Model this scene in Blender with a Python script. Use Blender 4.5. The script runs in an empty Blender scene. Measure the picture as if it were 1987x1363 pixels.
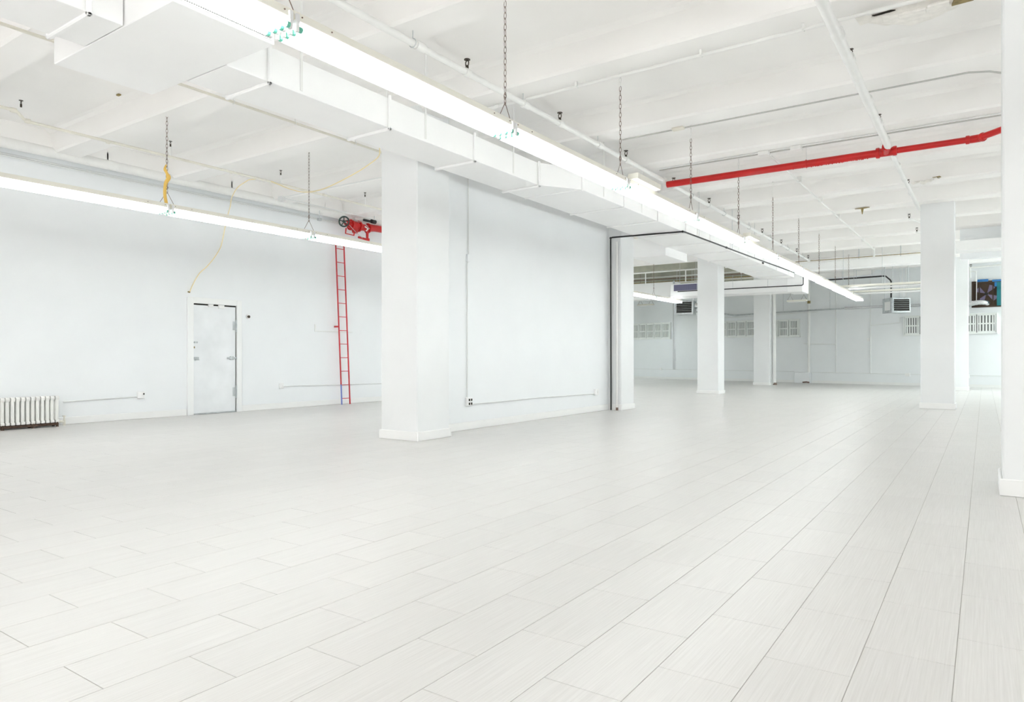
import bpy, math, random
from mathutils import Matrix, Vector

random.seed(7)
S = bpy.context.scene
COL = S.collection
PI = math.pi

# ------------------------------------------------------------------ camera
CAM_H = 1.15
YAW = math.atan2(916.5, 1335.0)
cd = bpy.data.cameras.new('camera')
cam = bpy.data.objects.new('camera', cd)
COL.objects.link(cam)
cam.location = (0, 0, CAM_H)
cam.rotation_euler = (PI / 2, 0, YAW)
cd.sensor_width = 36.0
cd.lens = 36.0 * 1335.0 / 1987.0
cd.shift_y = 10.5 / 1987.0
cd.clip_start = 0.05
cd.clip_end = 200
S.camera = cam

# ------------------------------------------------------------------ world, exposure
w = bpy.data.worlds.new('world')
S.world = w
w.use_nodes = True
w.node_tree.nodes['Background'].inputs[0].default_value = (1.0, 0.98, 0.965, 1)
w.node_tree.nodes['Background'].inputs[1].default_value = 3.4
S.view_settings.view_transform = 'Standard'
S.view_settings.look = 'None'
S.view_settings.gamma = 1.0
S.view_settings.use_curve_mapping = False
S.view_settings.exposure = 0.21
S.cycles.max_bounces = 10
S.cycles.diffuse_bounces = 8
S.cycles.use_light_tree = False
TUBE_POWER = 10.5


# ------------------------------------------------------------------ materials
def mat(name, col, rough=0.6, metal=0.0, noise=0.0, nscale=4.0, bump=0.0, bscale=60.0, spec=0.5, emit=0.0, ecol=None):
    m = bpy.data.materials.new(name)
    m.use_nodes = True
    nt = m.node_tree
    b = nt.nodes['Principled BSDF']
    b.inputs['Base Color'].default_value = (*col, 1)
    b.inputs['Roughness'].default_value = rough
    b.inputs['Metallic'].default_value = metal
    b.inputs['Specular IOR Level'].default_value = spec
    if emit:
        b.inputs['Emission Color'].default_value = (*(ecol or col), 1)
        b.inputs['Emission Strength'].default_value = emit
    tc = nt.nodes.new('ShaderNodeTexCoord')
    geo = nt.nodes.new('ShaderNodeNewGeometry')
    if noise:
        n = nt.nodes.new('ShaderNodeTexNoise')
        n.inputs['Scale'].default_value = nscale
        n.inputs['Detail'].default_value = 4
        nt.links.new(geo.outputs['Position'], n.inputs['Vector'])
        r = nt.nodes.new('ShaderNodeMapRange')
        r.inputs['From Min'].default_value = 0.3
        r.inputs['From Max'].default_value = 0.7
        r.inputs['To Min'].default_value = 1 - noise
        r.inputs['To Max'].default_value = 1 + noise * 0.3
        nt.links.new(n.outputs['Fac'], r.inputs['Value'])
        mx = nt.nodes.new('ShaderNodeMix')
        mx.data_type = 'RGBA'
        mx.blend_type = 'MULTIPLY'
        mx.inputs['Factor'].default_value = 1
        mx.inputs[6].default_value = (*col, 1)
        nt.links.new(r.outputs['Result'], mx.inputs[7])
        nt.links.new(mx.outputs[2], b.inputs['Base Color'])
    if bump:
        n2 = nt.nodes.new('ShaderNodeTexNoise')
        n2.inputs['Scale'].default_value = bscale
        n2.inputs['Detail'].default_value = 3
        nt.links.new(geo.outputs['Position'], n2.inputs['Vector'])
        bp = nt.nodes.new('ShaderNodeBump')
        bp.inputs['Strength'].default_value = bump
        bp.inputs['Distance'].default_value = 0.01
        nt.links.new(n2.outputs['Fac'], bp.inputs['Height'])
        nt.links.new(bp.outputs['Normal'], b.inputs['Normal'])
    return m


M = {}
M['wall'] = mat('wall_paint', (0.858, 0.878, 0.89), 0.55, noise=0.02, nscale=1.3, bump=0.05, bscale=25)
M['column'] = mat('column_paint', (0.82, 0.832, 0.835), 0.5, noise=0.02, nscale=2.0, bump=0.04, bscale=20)
M['ceiling'] = mat('ceiling_paint', (0.915, 0.90, 0.88), 0.7, noise=0.025, nscale=1.2, bump=0.02, bscale=14)
M['trim'] = mat('trim_paint', (0.87, 0.87, 0.86), 0.4, noise=0.02, nscale=3)
M['duct'] = mat('duct_paint', (0.935, 0.935, 0.932), 0.45, noise=0.02, nscale=2)
M['pipe_white'] = mat('pipe_paint', (0.84, 0.84, 0.82), 0.4, noise=0.04, nscale=5)
M['pipe_cream'] = mat('pipe_cream', (0.80, 0.77, 0.68), 0.45, noise=0.06, nscale=5)
M['conduit'] = mat('conduit_paint', (0.76, 0.77, 0.76), 0.4)
M['conduit_shaded'] = mat('conduit_shaded', (0.50, 0.50, 0.48), 0.5)  # white conduit, darkened to carry the shadow line along it
M['red'] = mat('red_paint', (0.56, 0.006, 0.006), 0.3, noise=0.10, nscale=6, bump=0.2, bscale=30)
M['red_ladder'] = mat('ladder_red', (0.60, 0.035, 0.045), 0.45, noise=0.2, nscale=8)
M['blue'] = mat('ladder_blue', (0.20, 0.26, 0.62), 0.45)
M['wheel'] = mat('wheel_green_black', (0.025, 0.06, 0.05), 0.45)
M['black'] = mat('black_iron', (0.018, 0.018, 0.018), 0.45)
M['bronze'] = mat('dark_bronze', (0.07, 0.055, 0.04), 0.4, metal=0.6)
M['rust'] = mat('rusty_steel', (0.26, 0.18, 0.145), 0.7, noise=0.5, nscale=40)
M['dark'] = mat('dark_gap', (0.03, 0.025, 0.02), 0.9)  # black of sockets; also shade painted into gaps and behind slats
M['steel'] = mat('galvanised_steel', (0.62, 0.65, 0.66), 0.35, metal=0.7, noise=0.2, nscale=12)
M['chrome'] = mat('shiny_foil', (0.75, 0.76, 0.78), 0.2, metal=0.9, noise=0.1, nscale=20)
M['yellow'] = mat('yellow_cord', (0.85, 0.56, 0.13), 0.5)
M['pale_yellow'] = mat('pale_cord', (0.88, 0.74, 0.42), 0.5)
M['door'] = mat('door_paint', (0.84, 0.86, 0.875), 0.5, noise=0.07, nscale=2.6)
M['door_frame'] = mat('door_frame_paint', (0.88, 0.89, 0.88), 0.45)
M['plate'] = mat('white_plastic', (0.86, 0.86, 0.85), 0.35)
M['fixture'] = mat('fixture_enamel', (0.86, 0.84, 0.76), 0.35)
M['socket'] = mat('socket_plastic', (0.80, 0.80, 0.80), 0.4)
M['cap'] = mat('tube_cap_fringe', (0.16, 0.55, 0.42), 0.4)  # green colour fringe of the glowing tube ends, painted onto the caps
M['tube'] = mat('lit_tube', (1, 1, 1), 0.3, emit=TUBE_POWER, ecol=(0.915, 0.97, 1.0))
M['tube_fill'] = mat('fill_tube', (1, 1, 1), 0.3, emit=TUBE_POWER * 3.0, ecol=(0.88, 0.99, 1.0))  # stronger glow for unseen added fixtures that brighten the far end
M['tube_off'] = mat('unlit_tube', (0.88, 0.88, 0.88), 0.3)
M['grout'] = mat('grout', (0.42, 0.40, 0.37), 0.9)
M['radiator'] = mat('radiator_paint', (0.84, 0.84, 0.81), 0.45, noise=0.03, nscale=10)
M['rad_rust'] = mat('radiator_rust', (0.10, 0.06, 0.04), 0.8, noise=0.5, nscale=30)
M['plaster'] = mat('broken_plaster', (0.90, 0.875, 0.83), 0.8, noise=0.1, nscale=12, bump=0.5, bscale=20)
M['brown'] = mat('bare_brown', (0.34, 0.26, 0.12), 0.9, noise=0.4, nscale=14)
M['stain'] = mat('yellow_stain', (0.36, 0.28, 0.12), 0.9, noise=0.4, nscale=25)
M['old_ceiling'] = mat('bare_olive_concrete', (0.44, 0.44, 0.36), 0.8, noise=0.2, nscale=3)
M['vent_back'] = mat('vent_shadow', (0.20, 0.21, 0.20), 0.8)
M['vent'] = mat('vent_paint', (0.82, 0.84, 0.82), 0.5)
M['blue_fin'] = mat('blue_grey_fin', (0.16, 0.19, 0.30), 0.5)
M['fan_blade'] = mat('fan_blade_violet', (0.16, 0.13, 0.22), 0.4)
M['fan_box'] = mat('fan_wood_brown', (0.05, 0.028, 0.014), 0.7)
M['tape'] = mat('blue_tape', (0.02, 0.16, 0.42), 0.5)
M['teal'] = mat('teal_board', (0.01, 0.17, 0.20), 0.6)
M['ledge'] = mat('ledge_paint', (0.80, 0.815, 0.80), 0.6)


def glass_material():
    m = bpy.data.materials.new('clear_glass')
    m.use_nodes = True
    nt = m.node_tree
    nt.nodes.clear()
    out = nt.nodes.new('ShaderNodeOutputMaterial')
    mix = nt.nodes.new('ShaderNodeMixShader')
    mix.inputs[0].default_value = 0.05
    tr = nt.nodes.new('ShaderNodeBsdfTransparent')
    gl = nt.nodes.new('ShaderNodeBsdfGlossy')
    gl.inputs['Roughness'].default_value = 0.02
    nt.links.new(tr.outputs[0], mix.inputs[1])
    nt.links.new(gl.outputs[0], mix.inputs[2])
    nt.links.new(mix.outputs[0], out.inputs[0])
    return m


M['glass'] = glass_material()


def tile_material(name, island):
    m = bpy.data.materials.new(name)
    m.use_nodes = True
    nt = m.node_tree
    b = nt.nodes['Principled BSDF']
    b.inputs['Roughness'].default_value = 0.30
    b.inputs['Specular IOR Level'].default_value = 0.45
    geo = nt.nodes.new('ShaderNodeNewGeometry')
    mp = nt.nodes.new('ShaderNodeMapping')
    mp.inputs['Scale'].default_value = (150, 2.2, 1)
    nt.links.new(geo.outputs['Position'], mp.inputs['Vector'])
    n = nt.nodes.new('ShaderNodeTexNoise')
    n.inputs['Scale'].default_value = 1.0
    n.inputs['Detail'].default_value = 5
    n.inputs['Roughness'].default_value = 0.65
    nt.links.new(mp.outputs['Vector'], n.inputs['Vector'])
    ramp = nt.nodes.new('ShaderNodeValToRGB')
    ramp.color_ramp.elements[0].position = 0.30
    ramp.color_ramp.elements[0].color = (0.575, 0.558, 0.540, 1)
    ramp.color_ramp.elements[1].position = 0.68
    ramp.color_ramp.elements[1].color = (0.672, 0.658, 0.642, 1)
    nt.links.new(n.outputs['Fac'], ramp.inputs['Fac'])
    if island:
        rnd = geo.outputs['Random Per Island']
    else:
        rnd = nt.nodes.new('ShaderNodeObjectInfo').outputs['Random']
    mr = nt.nodes.new('ShaderNodeMapRange')
    mr.inputs['To Min'].default_value = 0.978
    mr.inputs['To Max'].default_value = 1.012
    nt.links.new(rnd, mr.inputs['Value'])
    mx = nt.nodes.new('ShaderNodeMix')
    mx.data_type = 'RGBA'
    mx.blend_type = 'MULTIPLY'
    mx.inputs['Factor'].default_value = 1
    nt.links.new(ramp.outputs['Color'], mx.inputs[6])
    nt.links.new(mr.outputs['Result'], mx.inputs[7])
    nt.links.new(mx.outputs[2], b.inputs['Base Color'])
    mr2 = nt.nodes.new('ShaderNodeMapRange')
    mr2.inputs['To Min'].default_value = 0.27
    mr2.inputs['To Max'].default_value = 0.40
    nt.links.new(n.outputs['Fac'], mr2.inputs['Value'])
    nt.links.new(mr2.outputs['Result'], b.inputs['Roughness'])
    return m


M['tile'] = tile_material('floor_tile', False)
M['tile_field'] = tile_material('floor_tile_field', True)

# ------------------------------------------------------------------ mesh helpers
WPOS = {}


class MB:
    """collects shapes in world space; build() links them as one mesh object"""

    def __init__(self, mtx=None):
        self.v = []
        self.f = []
        self.mi = []
        self.cur = 0
        self.m = mtx
        self.cuts = []

    def _add(self, vs, fs):
        o = len(self.v)
        if self.m is not None:
            vs = [self.m @ Vector(p) for p in vs]
        self.v += [tuple(p) for p in vs]
        self.f += [tuple(o + i for i in f) for f in fs]
        self.mi += [self.cur] * len(fs)
        return self

    def cut(self):
        self.cuts.append((len(self.v), len(self.f)))
        return self

    def build_each(self, name, material, parent=None, smooth=False):
        """one object for every piece closed with cut()"""
        pv = pf = 0
        for nv, nf in self.cuts:
            q = MB()
            q.v = self.v[pv:nv]
            q.f = [tuple(i - pv for i in f) for f in self.f[pf:nf]]
            q.mi = self.mi[pf:nf]
            pv, pf = nv, nf
            q.build(name, material, parent, smooth)

    def box(self, x0, x1, y0, y1, z0, z1, bev=0.0):
        if x0 > x1: x0, x1 = x1, x0
        if y0 > y1: y0, y1 = y1, y0
        if z0 > z1: z0, z1 = z1, z0
        if not bev:
            vs = [(x0, y0, z0), (x1, y0, z0), (x1, y1, z0), (x0, y1, z0), (x0, y0, z1), (x1, y0, z1), (x1, y1, z1), (x0, y1, z1)]
            fs = [(0, 3, 2, 1), (4, 5, 6, 7), (0, 1, 5, 4), (1, 2, 6, 5), (2, 3, 7, 6), (3, 0, 4, 7)]
            return self._add(vs, fs)
        b = min(bev, (x1 - x0) * .45, (y1 - y0) * .45, (z1 - z0) * .45)
        vs = []
        for (z, ins) in ((z0, b), (z0 + b, 0), (z1 - b, 0), (z1, b)):
            a0, a1, c0, c1 = x0 + ins, x1 - ins, y0 + ins, y1 - ins
            k = b if ins == 0 else b * 0.3
            vs += [(a0 + k, c0, z), (a1 - k, c0, z), (a1, c0 + k, z), (a1, c1 - k, z), (a1 - k, c1, z), (a0 + k, c1, z), (a0, c1 - k, z), (a0, c0 + k, z)]
        fs = [tuple(range(7, -1, -1)), tuple(range(24, 32))]
        for r in range(3):
            for i in range(8):
                j = (i + 1) % 8
                fs.append((r * 8 + i, r * 8 + j, r * 8 + 8 + j, r * 8 + 8 + i))
        return self._add(vs, fs)

    def prism(self, pts, z0, z1):
        n = len(pts)
        vs = [(x, y, z0) for x, y in pts] + [(x, y, z1) for x, y in pts]
        fs = [tuple(range(n - 1, -1, -1)), tuple(range(n, 2 * n))] + [(i, (i + 1) % n, n + (i + 1) % n, n + i) for i in range(n)]
        return self._add(vs, fs)

    def extrude(self, prof, axis, a0, a1):
        """profile of 2-D points extruded along axis x / y"""
        n = len(prof)
        if axis == 'x':
            vs = [(a0, p, q) for p, q in prof] + [(a1, p, q) for p, q in prof]
        else:
            vs = [(p, a0, q) for p, q in prof] + [(p, a1, q) for p, q in prof]
        fs = [tuple(range(n)), tuple(range(2 * n - 1, n - 1, -1))] + [(i, n + i, n + (i + 1) % n, (i + 1) % n) for i in range(n)]
        return self._add(vs, fs)

    def tube(self, pts, r, seg=8, cap=True, closed=False):
        pts = [Vector(p) for p in pts]
        n = len(pts)
        rs = r if isinstance(r, (list, tuple)) else [r] * n
        ring = []
        ref = None
        for i, p in enumerate(pts):
            if closed:
                d = (pts[(i + 1) % n] - pts[i - 1]).normalized()
            elif i == 0:
                d = (pts[1] - p).normalized()
            elif i == n - 1:
                d = (p - pts[i - 1]).normalized()
            else:
                d = ((pts[i + 1] - p).normalized() + (p - pts[i - 1]).normalized())
                d = d.normalized() if d.length > 1e-6 else (pts[i + 1] - p).normalized()
            if ref is None:
                up = Vector((0, 0, 1)) if abs(d.z) < 0.9 else Vector((1, 0, 0))
                ref = d.cross(up).normalized()
            ref = (ref - d * ref.dot(d)).normalized()
            q = d.cross(ref)
            k = 1.0
            if not closed and 0 < i < n - 1:
                cs = (pts[i + 1] - p).normalized().dot(d)
                k = 1.0 / max(cs, 0.5)
            ring.append([p + (ref * math.cos(2 * PI * j / seg) + q * math.sin(2 * PI * j / seg)) * rs[i] for j in range(seg)])
        vs = [v for rg in ring for v in rg]
        fs = []
        m = n if closed else n - 1
        for i in range(m):
            a = i * seg
            b2 = ((i + 1) % n) * seg
            for j in range(seg):
                k2 = (j + 1) % seg
                fs.append((a + j, a + k2, b2 + k2, b2 + j))
        if cap and not closed:
            fs.append(tuple(range(seg - 1, -1, -1)))
            fs.append(tuple(range((n - 1) * seg, n * seg)))
        return self._add(vs, fs)

    def ring(self, c, axis, R, r, n=16, seg=6):
        c = Vector(c)
        axis = Vector(axis).normalized()
        up = Vector((0, 0, 1)) if abs(axis.z) < 0.9 else Vector((1, 0, 0))
        u = axis.cross(up).normalized()
        v = axis.cross(u)
        return self.tube([c + (u * math.cos(2 * PI * i / n) + v * math.sin(2 * PI * i / n)) * R for i in range(n)], r, seg, closed=True)

    def build(self, name, material, parent=None, smooth=False, kind=None):
        xs = [p[0] for p in self.v]; ys = [p[1] for p in self.v]; zs = [p[2] for p in self.v]
        c = Vector(((min(xs) + max(xs)) / 2, (min(ys) + max(ys)) / 2, min(zs)))
        me = bpy.data.meshes.new(name)
        me.from_pydata([(p[0] - c.x, p[1] - c.y, p[2] - c.z) for p in self.v], [], self.f)
        mats = material if isinstance(material, (list, tuple)) else [material]
        for mm in mats:
            me.materials.append(M[mm])
        if len(mats) > 1:
            me.polygons.foreach_set('material_index', self.mi)
        if smooth:
            me.polygons.foreach_set('use_smooth', [True] * len(me.polygons))
            try:
                me.set_sharp_from_angle(angle=math.radians(40))
            except Exception:
                pass
        me.update()
        o = bpy.data.objects.new(name, me)
        COL.objects.link(o)
        o.location = c
        WPOS[o.name] = c.copy()
        if parent is not None:
            o.parent = parent
            o.matrix_parent_inverse = Matrix.Translation(-WPOS[parent.name])
        if kind:
            o['kind'] = kind
        return o


def tag(o, label=None, cat=None, group=None, kind=None):
    if label: o['label'] = label
    if cat: o['category'] = cat
    if group: o['group'] = group
    if kind: o['kind'] = kind
    return o


def thing(name, label, cat, loc, group=None, kind=None):
    o = bpy.data.objects.new(name, None)
    o.empty_display_size = 0.1
    COL.objects.link(o)
    o.location = loc
    WPOS[o.name] = Vector(loc)
    return tag(o, label, cat, group, kind)


def copy_tree(o, parent=None):
    c = o.copy()
    COL.objects.link(c)
    if parent is not None:
        c.parent = parent
        c.matrix_parent_inverse = o.matrix_parent_inverse.copy()
    for ch in list(o.children):
        copy_tree(ch, c)
    return c


def smooth_path(pts, n=6):
    """Catmull-Rom through points"""
    P = [Vector(p) for p in pts]
    P = [P[0] * 2 - P[1]] + P + [P[-1] * 2 - P[-2]]
    out = []
    for i in range(1, len(P) - 2):
        p0, p1, p2, p3 = P[i - 1], P[i], P[i + 1], P[i + 2]
        for k in range(n):
            t = k / n
            out.append(0.5 * ((2 * p1) + (p2 - p0) * t + (2 * p0 - 5 * p1 + 4 * p2 - p3) * t * t + (3 * p1 - p0 - 3 * p2 + p3) * t ** 3))
    out.append(P[-2])
    return out


# ================================================================== STRUCTURE
ZS = 4.85      # slab
ZB = 4.50      # beam underside
XL, XR, Y0 = -12.80, 9.0, -7.0
XLF = -19.0
YSTEP = 19.0

# ---- floor and tiles
fl = MB().box(XLF - .2, XR + .2, Y0 - .2, 37, -0.15, -0.0025).build('floor', 'grout', kind='structure')
TW, TL, GAP = 0.3027, 0.6241, 0.0026
tm = MB()
hx, hy = (TW - GAP) / 2, (TL - GAP) / 2
b_ = 0.0009
vs = [(-hx, -hy, -.012), (hx, -hy, -.012), (hx, hy, -.012), (-hx, hy, -.012), (-hx, -hy, -b_), (hx, -hy, -b_), (hx, hy, -b_), (-hx, hy, -b_),
      (-hx + b_, -hy + b_, 0), (hx - b_, -hy + b_, 0), (hx - b_, hy - b_, 0), (-hx + b_, hy - b_, 0)]
fs = [(8, 9, 10, 11)] + [(i, (i + 1) % 4, 4 + (i + 1) % 4, 4 + i) for i in range(4)] + [(4 + i, 4 + (i + 1) % 4, 8 + (i + 1) % 4, 8 + i) for i in range(4)]
tmesh = bpy.data.meshes.new('tile')
tmesh.from_pydata(vs, [], fs)
tmesh.materials.append(M['tile'])
FX, FY = -math.sin(YAW), math.cos(YAW)
RX, RY = math.cos(YAW), math.sin(YAW)


def proj(x, y, z=0.0):
    d = x * FX + y * FY
    if d < 0.3:
        return None
    return (993.5 + 1335 * (x * RX + y * RY) / d, 692 - 1335 * (z - CAM_H) / d)


tiles = []
for r in range(-32, 64):
    xc = -0.0896 - TW * r - TW / 2
    off = 0.225 if r % 2 == 1 else 0.538
    k0 = int((Y0 - off) / TL) - 1
    for k in range(k0, 58):
        yc = off + TL * k + TL / 2
        if not (XLF < xc < XR and Y0 < yc < 36.5):
            continue
        if xc < XL and yc < YSTEP:
            continue
        pp = [proj(xc + sx * hx, yc + sy * hy) for sx, sy in ((-1, -1), (1, -1), (1, 1), (-1, 1))]
        area = 0.0
        if all(pp):
            cx_ = sum(p[0] for p in pp) / 4; cy_ = sum(p[1] for p in pp) / 4
            inside = [0 <= p[0] <= 1987 and 0 <= p[1] <= 1363 for p in pp]
            if any(inside):
                q = [(min(max(p[0], 0), 1987), min(max(p[1], 0), 1363)) for p in pp]
                area = abs(sum(q[i][0] * q[(i + 1) % 4][1] - q[(i + 1) % 4][0] * q[i][1] for i in range(4))) / 2
        tiles.append((area, xc, yc))
tiles.sort(reverse=True)
for (a, x, y) in tiles[:300]:
    o = bpy.data.objects.new('tile', tmesh)
    COL.objects.link(o)
    o.location = (x, y, random.uniform(-0.0004, 0.0))
    o.parent = fl
    o.matrix_parent_inverse = Matrix.Translation(-WPOS[fl.name])
tf = MB()
for (a, x, y) in tiles[300:]:
    tf._add([(x + p[0], y + p[1], p[2]) for p in vs], fs)
tf.build('tile_field', 'tile_field', fl, kind='stuff')

# ---- ceiling with cross beams
cl = MB().box(XLF - .2, XR + .2, Y0 - .2, 37, ZS, ZS + .25).build('ceiling', 'ceiling', kind='structure')
BEAMS = [-6.7, -4.68, -2.65, -.62, 1.41, 3.40, 5.47, 7.45, 9.70, 11.68, 13.72, 15.72, 17.68, 19.70, 21.75, 23.78, 25.8, 27.85, 29.9, 31.9]   # far lower edges
for ye in BEAMS:
    prof = [(ye + .10, ZS + .01), (ye, ZB + .03), (ye - .03, ZB), (ye - .39, ZB), (ye - .42, ZB + .03), (ye - .47, ZS - .06), (ye - .51, ZS - .02), (ye - .57, ZS + .01)]
    x0 = XLF if ye > YSTEP else XL
    MB().extrude(prof, 'x', x0, XR).build('beam', 'ceiling', cl) if ye < 24.5 else [MB().extrude(prof, 'x', a_, b_x).build('beam', m_, cl) for a_, b_x, m_ in ((x0, -6.5, 'old_ceiling'), (-6.5, XR, 'ceiling'))]

MB().box(XL, XL + .20, Y0, YSTEP, 4.575, ZS).build('edge_beam', 'ceiling', cl)

# ---- walls
MB().box(XL - .2, XL, Y0 - .2, YSTEP + .2, 0, ZS).build('wall_left', 'wall', kind='structure')
MB().box(XLF, XL - .2, YSTEP, YSTEP + .2, 0, ZS).build('wall_left_return', 'wall', kind='structure')
MB().box(XLF - .2, XLF, YSTEP, 37, 0, ZS).build('wall_left_rear', 'wall', kind='structure')
MB().box(XR, XR + .2, Y0 - .2, 37, 0, ZS).build('wall_right', 'wall', kind='structure')
wf = MB()
wf.box(XL - .2, XR, Y0 - .2, Y0, 0, .85)
wf.box(XL - .2, XR, Y0 - .2, Y0, 4.05, ZS)
xs_ = [XL - .2 + i * (XR - XL + .2) / 6 for i in range(7)]
for x in xs_:
    wf.box(max(x - .3, XL - .2), min(x + .3, XR), Y0 - .2, Y0, .85, 4.05)
wf.build('wall_front', 'wall', kind='structure')
for i in range(6):
    a, b = xs_[i] + .3, xs_[i + 1] - .3
    t = thing('window_%d' % (11 + i), 'tall street window behind the camera', None, ((a + b) / 2, Y0 - .1, .85), kind='structure')
    for j in range(4):
        x = a + j * (b - a) / 3
        MB().box(x - .025, x + .025, Y0 - .13, Y0 - .07, .85, 4.05).build('mullion', 'trim', t)
    for j in range(3):
        x = a + j * (b - a) / 3
        MB().box(x + .025, x + (b - a) / 3 - .025, Y0 - .104, Y0 - .098, .90, 4.0).build('pane', 'glass', t)
    for z in (.88, 2.45, 4.02):
        MB().box(a, b, Y0 - .13, Y0 - .07, z - .03, z + .03).build('rail', 'trim', t)
FA = math.radians(-10.915)
FWM = Matrix.Translation((-15.44, 33.73, 0)) @ Matrix.Rotation(FA, 4, 'Z')   # back wall frame: x along the wall, -y into the room
MB(FWM).box(-4.2, 25.5, 0, .2, 0, ZS).build('wall_back', 'wall', kind='structure')
MB(FWM).box(-4.0, 25.3, -.025, 0, 0, .11).build('baseboard_back', 'trim', kind='structure')
MB(FWM).box(-4.0, 8.8, -.04, 0, .11, .46).build('trim_1', 'wall', kind='structure')
MB(FWM).box(9.46, 25.3, -.04, 0, .11, .44).build('trim_2', 'wall', kind='structure')
# partition between the columns
XP = -6.68
MB().box(XP - .28, XP, 7.60, 13.40, 0, ZB).build('wall_partition', 'wall', kind='structure')
MB().box(XP, XP + .016, 7.64, 13.39, 0, .125, .008).build('baseboard_partition', 'trim', kind='structure')
MB().box(XL, XL + .016, Y0, 7.45, 0, .125, .008).build('baseboard_left', 'trim', kind='structure')
MB().box(XL, XL + .016, 8.64, YSTEP, 0, .125, .008).build('baseboard_left_rear', 'trim', kind='structure')


# ---- columns
def column(label, x0, x1, y0, y1, base=.125, b=.022, chamfer=.012):
    t = thing('column', label, 'column', ((x0 + x1) / 2, (y0 + y1) / 2, 0), 'white square columns')
    MB().prism([(x0 + chamfer, y0), (x1 - chamfer, y0), (x1, y0 + chamfer), (x1, y1 - chamfer), (x1 - chamfer, y1), (x0 + chamfer, y1), (x0, y1 - chamfer), (x0, y0 + chamfer)], 0, ZB + .05).build('shaft', 'column', t)
    m = MB()
    m.box(x0 - b, x1 + b, y0 - b, y0, 0, base, .006)
    m.box(x0 - b, x1 + b, y1, y1 + b, 0, base, .006)
    m.box(x0 - b, x0, y0, y1, 0, base, .006)
    m.box(x1, x1 + b, y0, y1, 0, base, .006)
    m.build('base_trim', 'trim', t)
    return t


column('square white column at the near end of the partition wall', -7.00, -6.32, 6.94, 7.62)
column('white column at the far end of the partition, behind a thin black pipe', -7.02, -6.38, 13.40, 14.05)
column('slim looking white column standing free just beyond the far end of the partition', -7.34, -6.69, 20.85, 21.45, .10)
column('distant white column with a white drainpipe down its right side', -7.72, -7.08, 28.55, 29.15, .10)
column('large foreground column cut off by the right edge of the picture', .125, .82, 6.98, 7.62, .14)
column('white column under the ceiling beams left of the right edge column', -1.16, -.53, 17.60, 18.25, .13)
column('far white column half hidden behind the column below the ceiling beams', -1.10, -.44, 27.55, 28.2, .12)

# ================================================================== LIGHT FIXTURES
FLEN = 2.425


def chain_links(m, x, y, z0, z1, pitch=0.052, L=0.068, W=0.026, r=0.0030, paint_above=None):
    n = max(2, int((z1 - z0) / pitch))
    for i in range(n):
        zc = z0 + (i + .5) * (z1 - z0) / n
        ax = (1, 0) if i % 2 else (0, 1)
        m.cur = 1 if (paint_above is not None and zc > paint_above) else 0
        pts = []
        for j in range(10):
            a = 2 * PI * j / 10
            ox = math.cos(a) * W / 2
            oz = math.sin(a) * L / 2
            pts.append((x + ax[0] * ox, y + ax[1] * ox, zc + oz))
        m.tube(pts, r, 4, closed=True)
    m.cur = 0


def fixture_proto(lit=True):
    """along +y, origin at the near end, underside of the housing at z=0"""
    t = thing('fluorescent_fixture', 'x', 'light', (0, 0, 0))
    L = FLEN
    h = MB()
    # inverted tray: spine, sloping sides, lip
    prof = [(-.100, .005), (-.100, .012), (-.088, .065), (.088, .065), (.100, .012), (.100, .005)]
    h.extrude(prof, 'y', 0, L)
    h.build('housing', 'fixture', t)
    for e in (0.004, L - .034):
        s = MB()
        s.box(-.112, .112, e, e + .03, -.016, .045, .004)
        for i in range(4):
            xx = -.0975 + .065 * i
            s.box(xx - .013, xx + .013, e + .004, e + .026, -.068, -.010, .004)
        s.build('socket_bar', 'socket', t)
    for i in range(4):
        xx = -.0975 + .065 * i
        tb = MB().tube([(xx, .052, -.048), (xx, L - .052, -.048)], .019, 6).build('tube', 'tube' if lit else 'tube_off', t, smooth=True)
        cp = MB()
        cp.tube([(xx, .030, -.048), (xx, .053, -.048)], .0198, 10).cut()
        cp.tube([(xx, L - .053, -.048), (xx, L - .030, -.048)], .0198, 10).cut()
        cp.build_each('end_cap', 'cap' if lit else 'socket', tb)
    sc = MB()
    for yy in (.06, .30, L - .30, L - .06):
        sc.tube([(.090, yy, .040), (.1005, yy, .038)], .005, 6).cut()
    sc.build_each('screw', 'rust', t)
    return t


def add_chain(label, group, x, y, ztop_fix, zceil, paint=None):
    """forked chain at the joint of two housings, world coordinates"""
    zs = ztop_fix + .165
    m = MB()
    chain_links(m, x, y, zs, zceil, paint_above=paint)
    m.tube([(x, y, zs + .02), (x, y - .10, ztop_fix + .02), (x, y - .115, ztop_fix - .015)], .0035, 5)
    m.tube([(x, y, zs + .02), (x, y + .10, ztop_fix + .02), (x, y + .115, ztop_fix - .015)], .0035, 5)
    m.ring((x, y, zs + .08), (1, 0, 0), .016, .004, 10, 5)
    return tag(m.build('hanging_chain', ['rust', 'pipe_white']), label, 'chain', group)


ORD = ['first', 'second', 'third', 'fourth', 'fifth', 'sixth', 'seventh', 'eighth', 'ninth', 'tenth', 'eleventh', 'twelfth']
proto = fixture_proto(True)
first_used = [False]


def place_fixture(x, y, z, label, group, rear=False):
    if not first_used[0]:
        o = proto
        first_used[0] = True
    else:
        o = copy_tree(proto)
    o.location = (x, y, z)
    WPOS[o.name] = Vector((x, y, z))
    tag(o, label, 'light', group)
    if rear:
        for ch in o.children:
            if ch.name.startswith('tube'):
                ch.data = FILL_TUBES.setdefault(ch.data.name, ch.data.copy()) if ch.data.name not in FILL_TUBES else FILL_TUBES[ch.data.name]
                ch.data.materials[0] = M['tube_fill']
    return o


FILL_TUBES = {}
PITCH = 2.437
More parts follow.
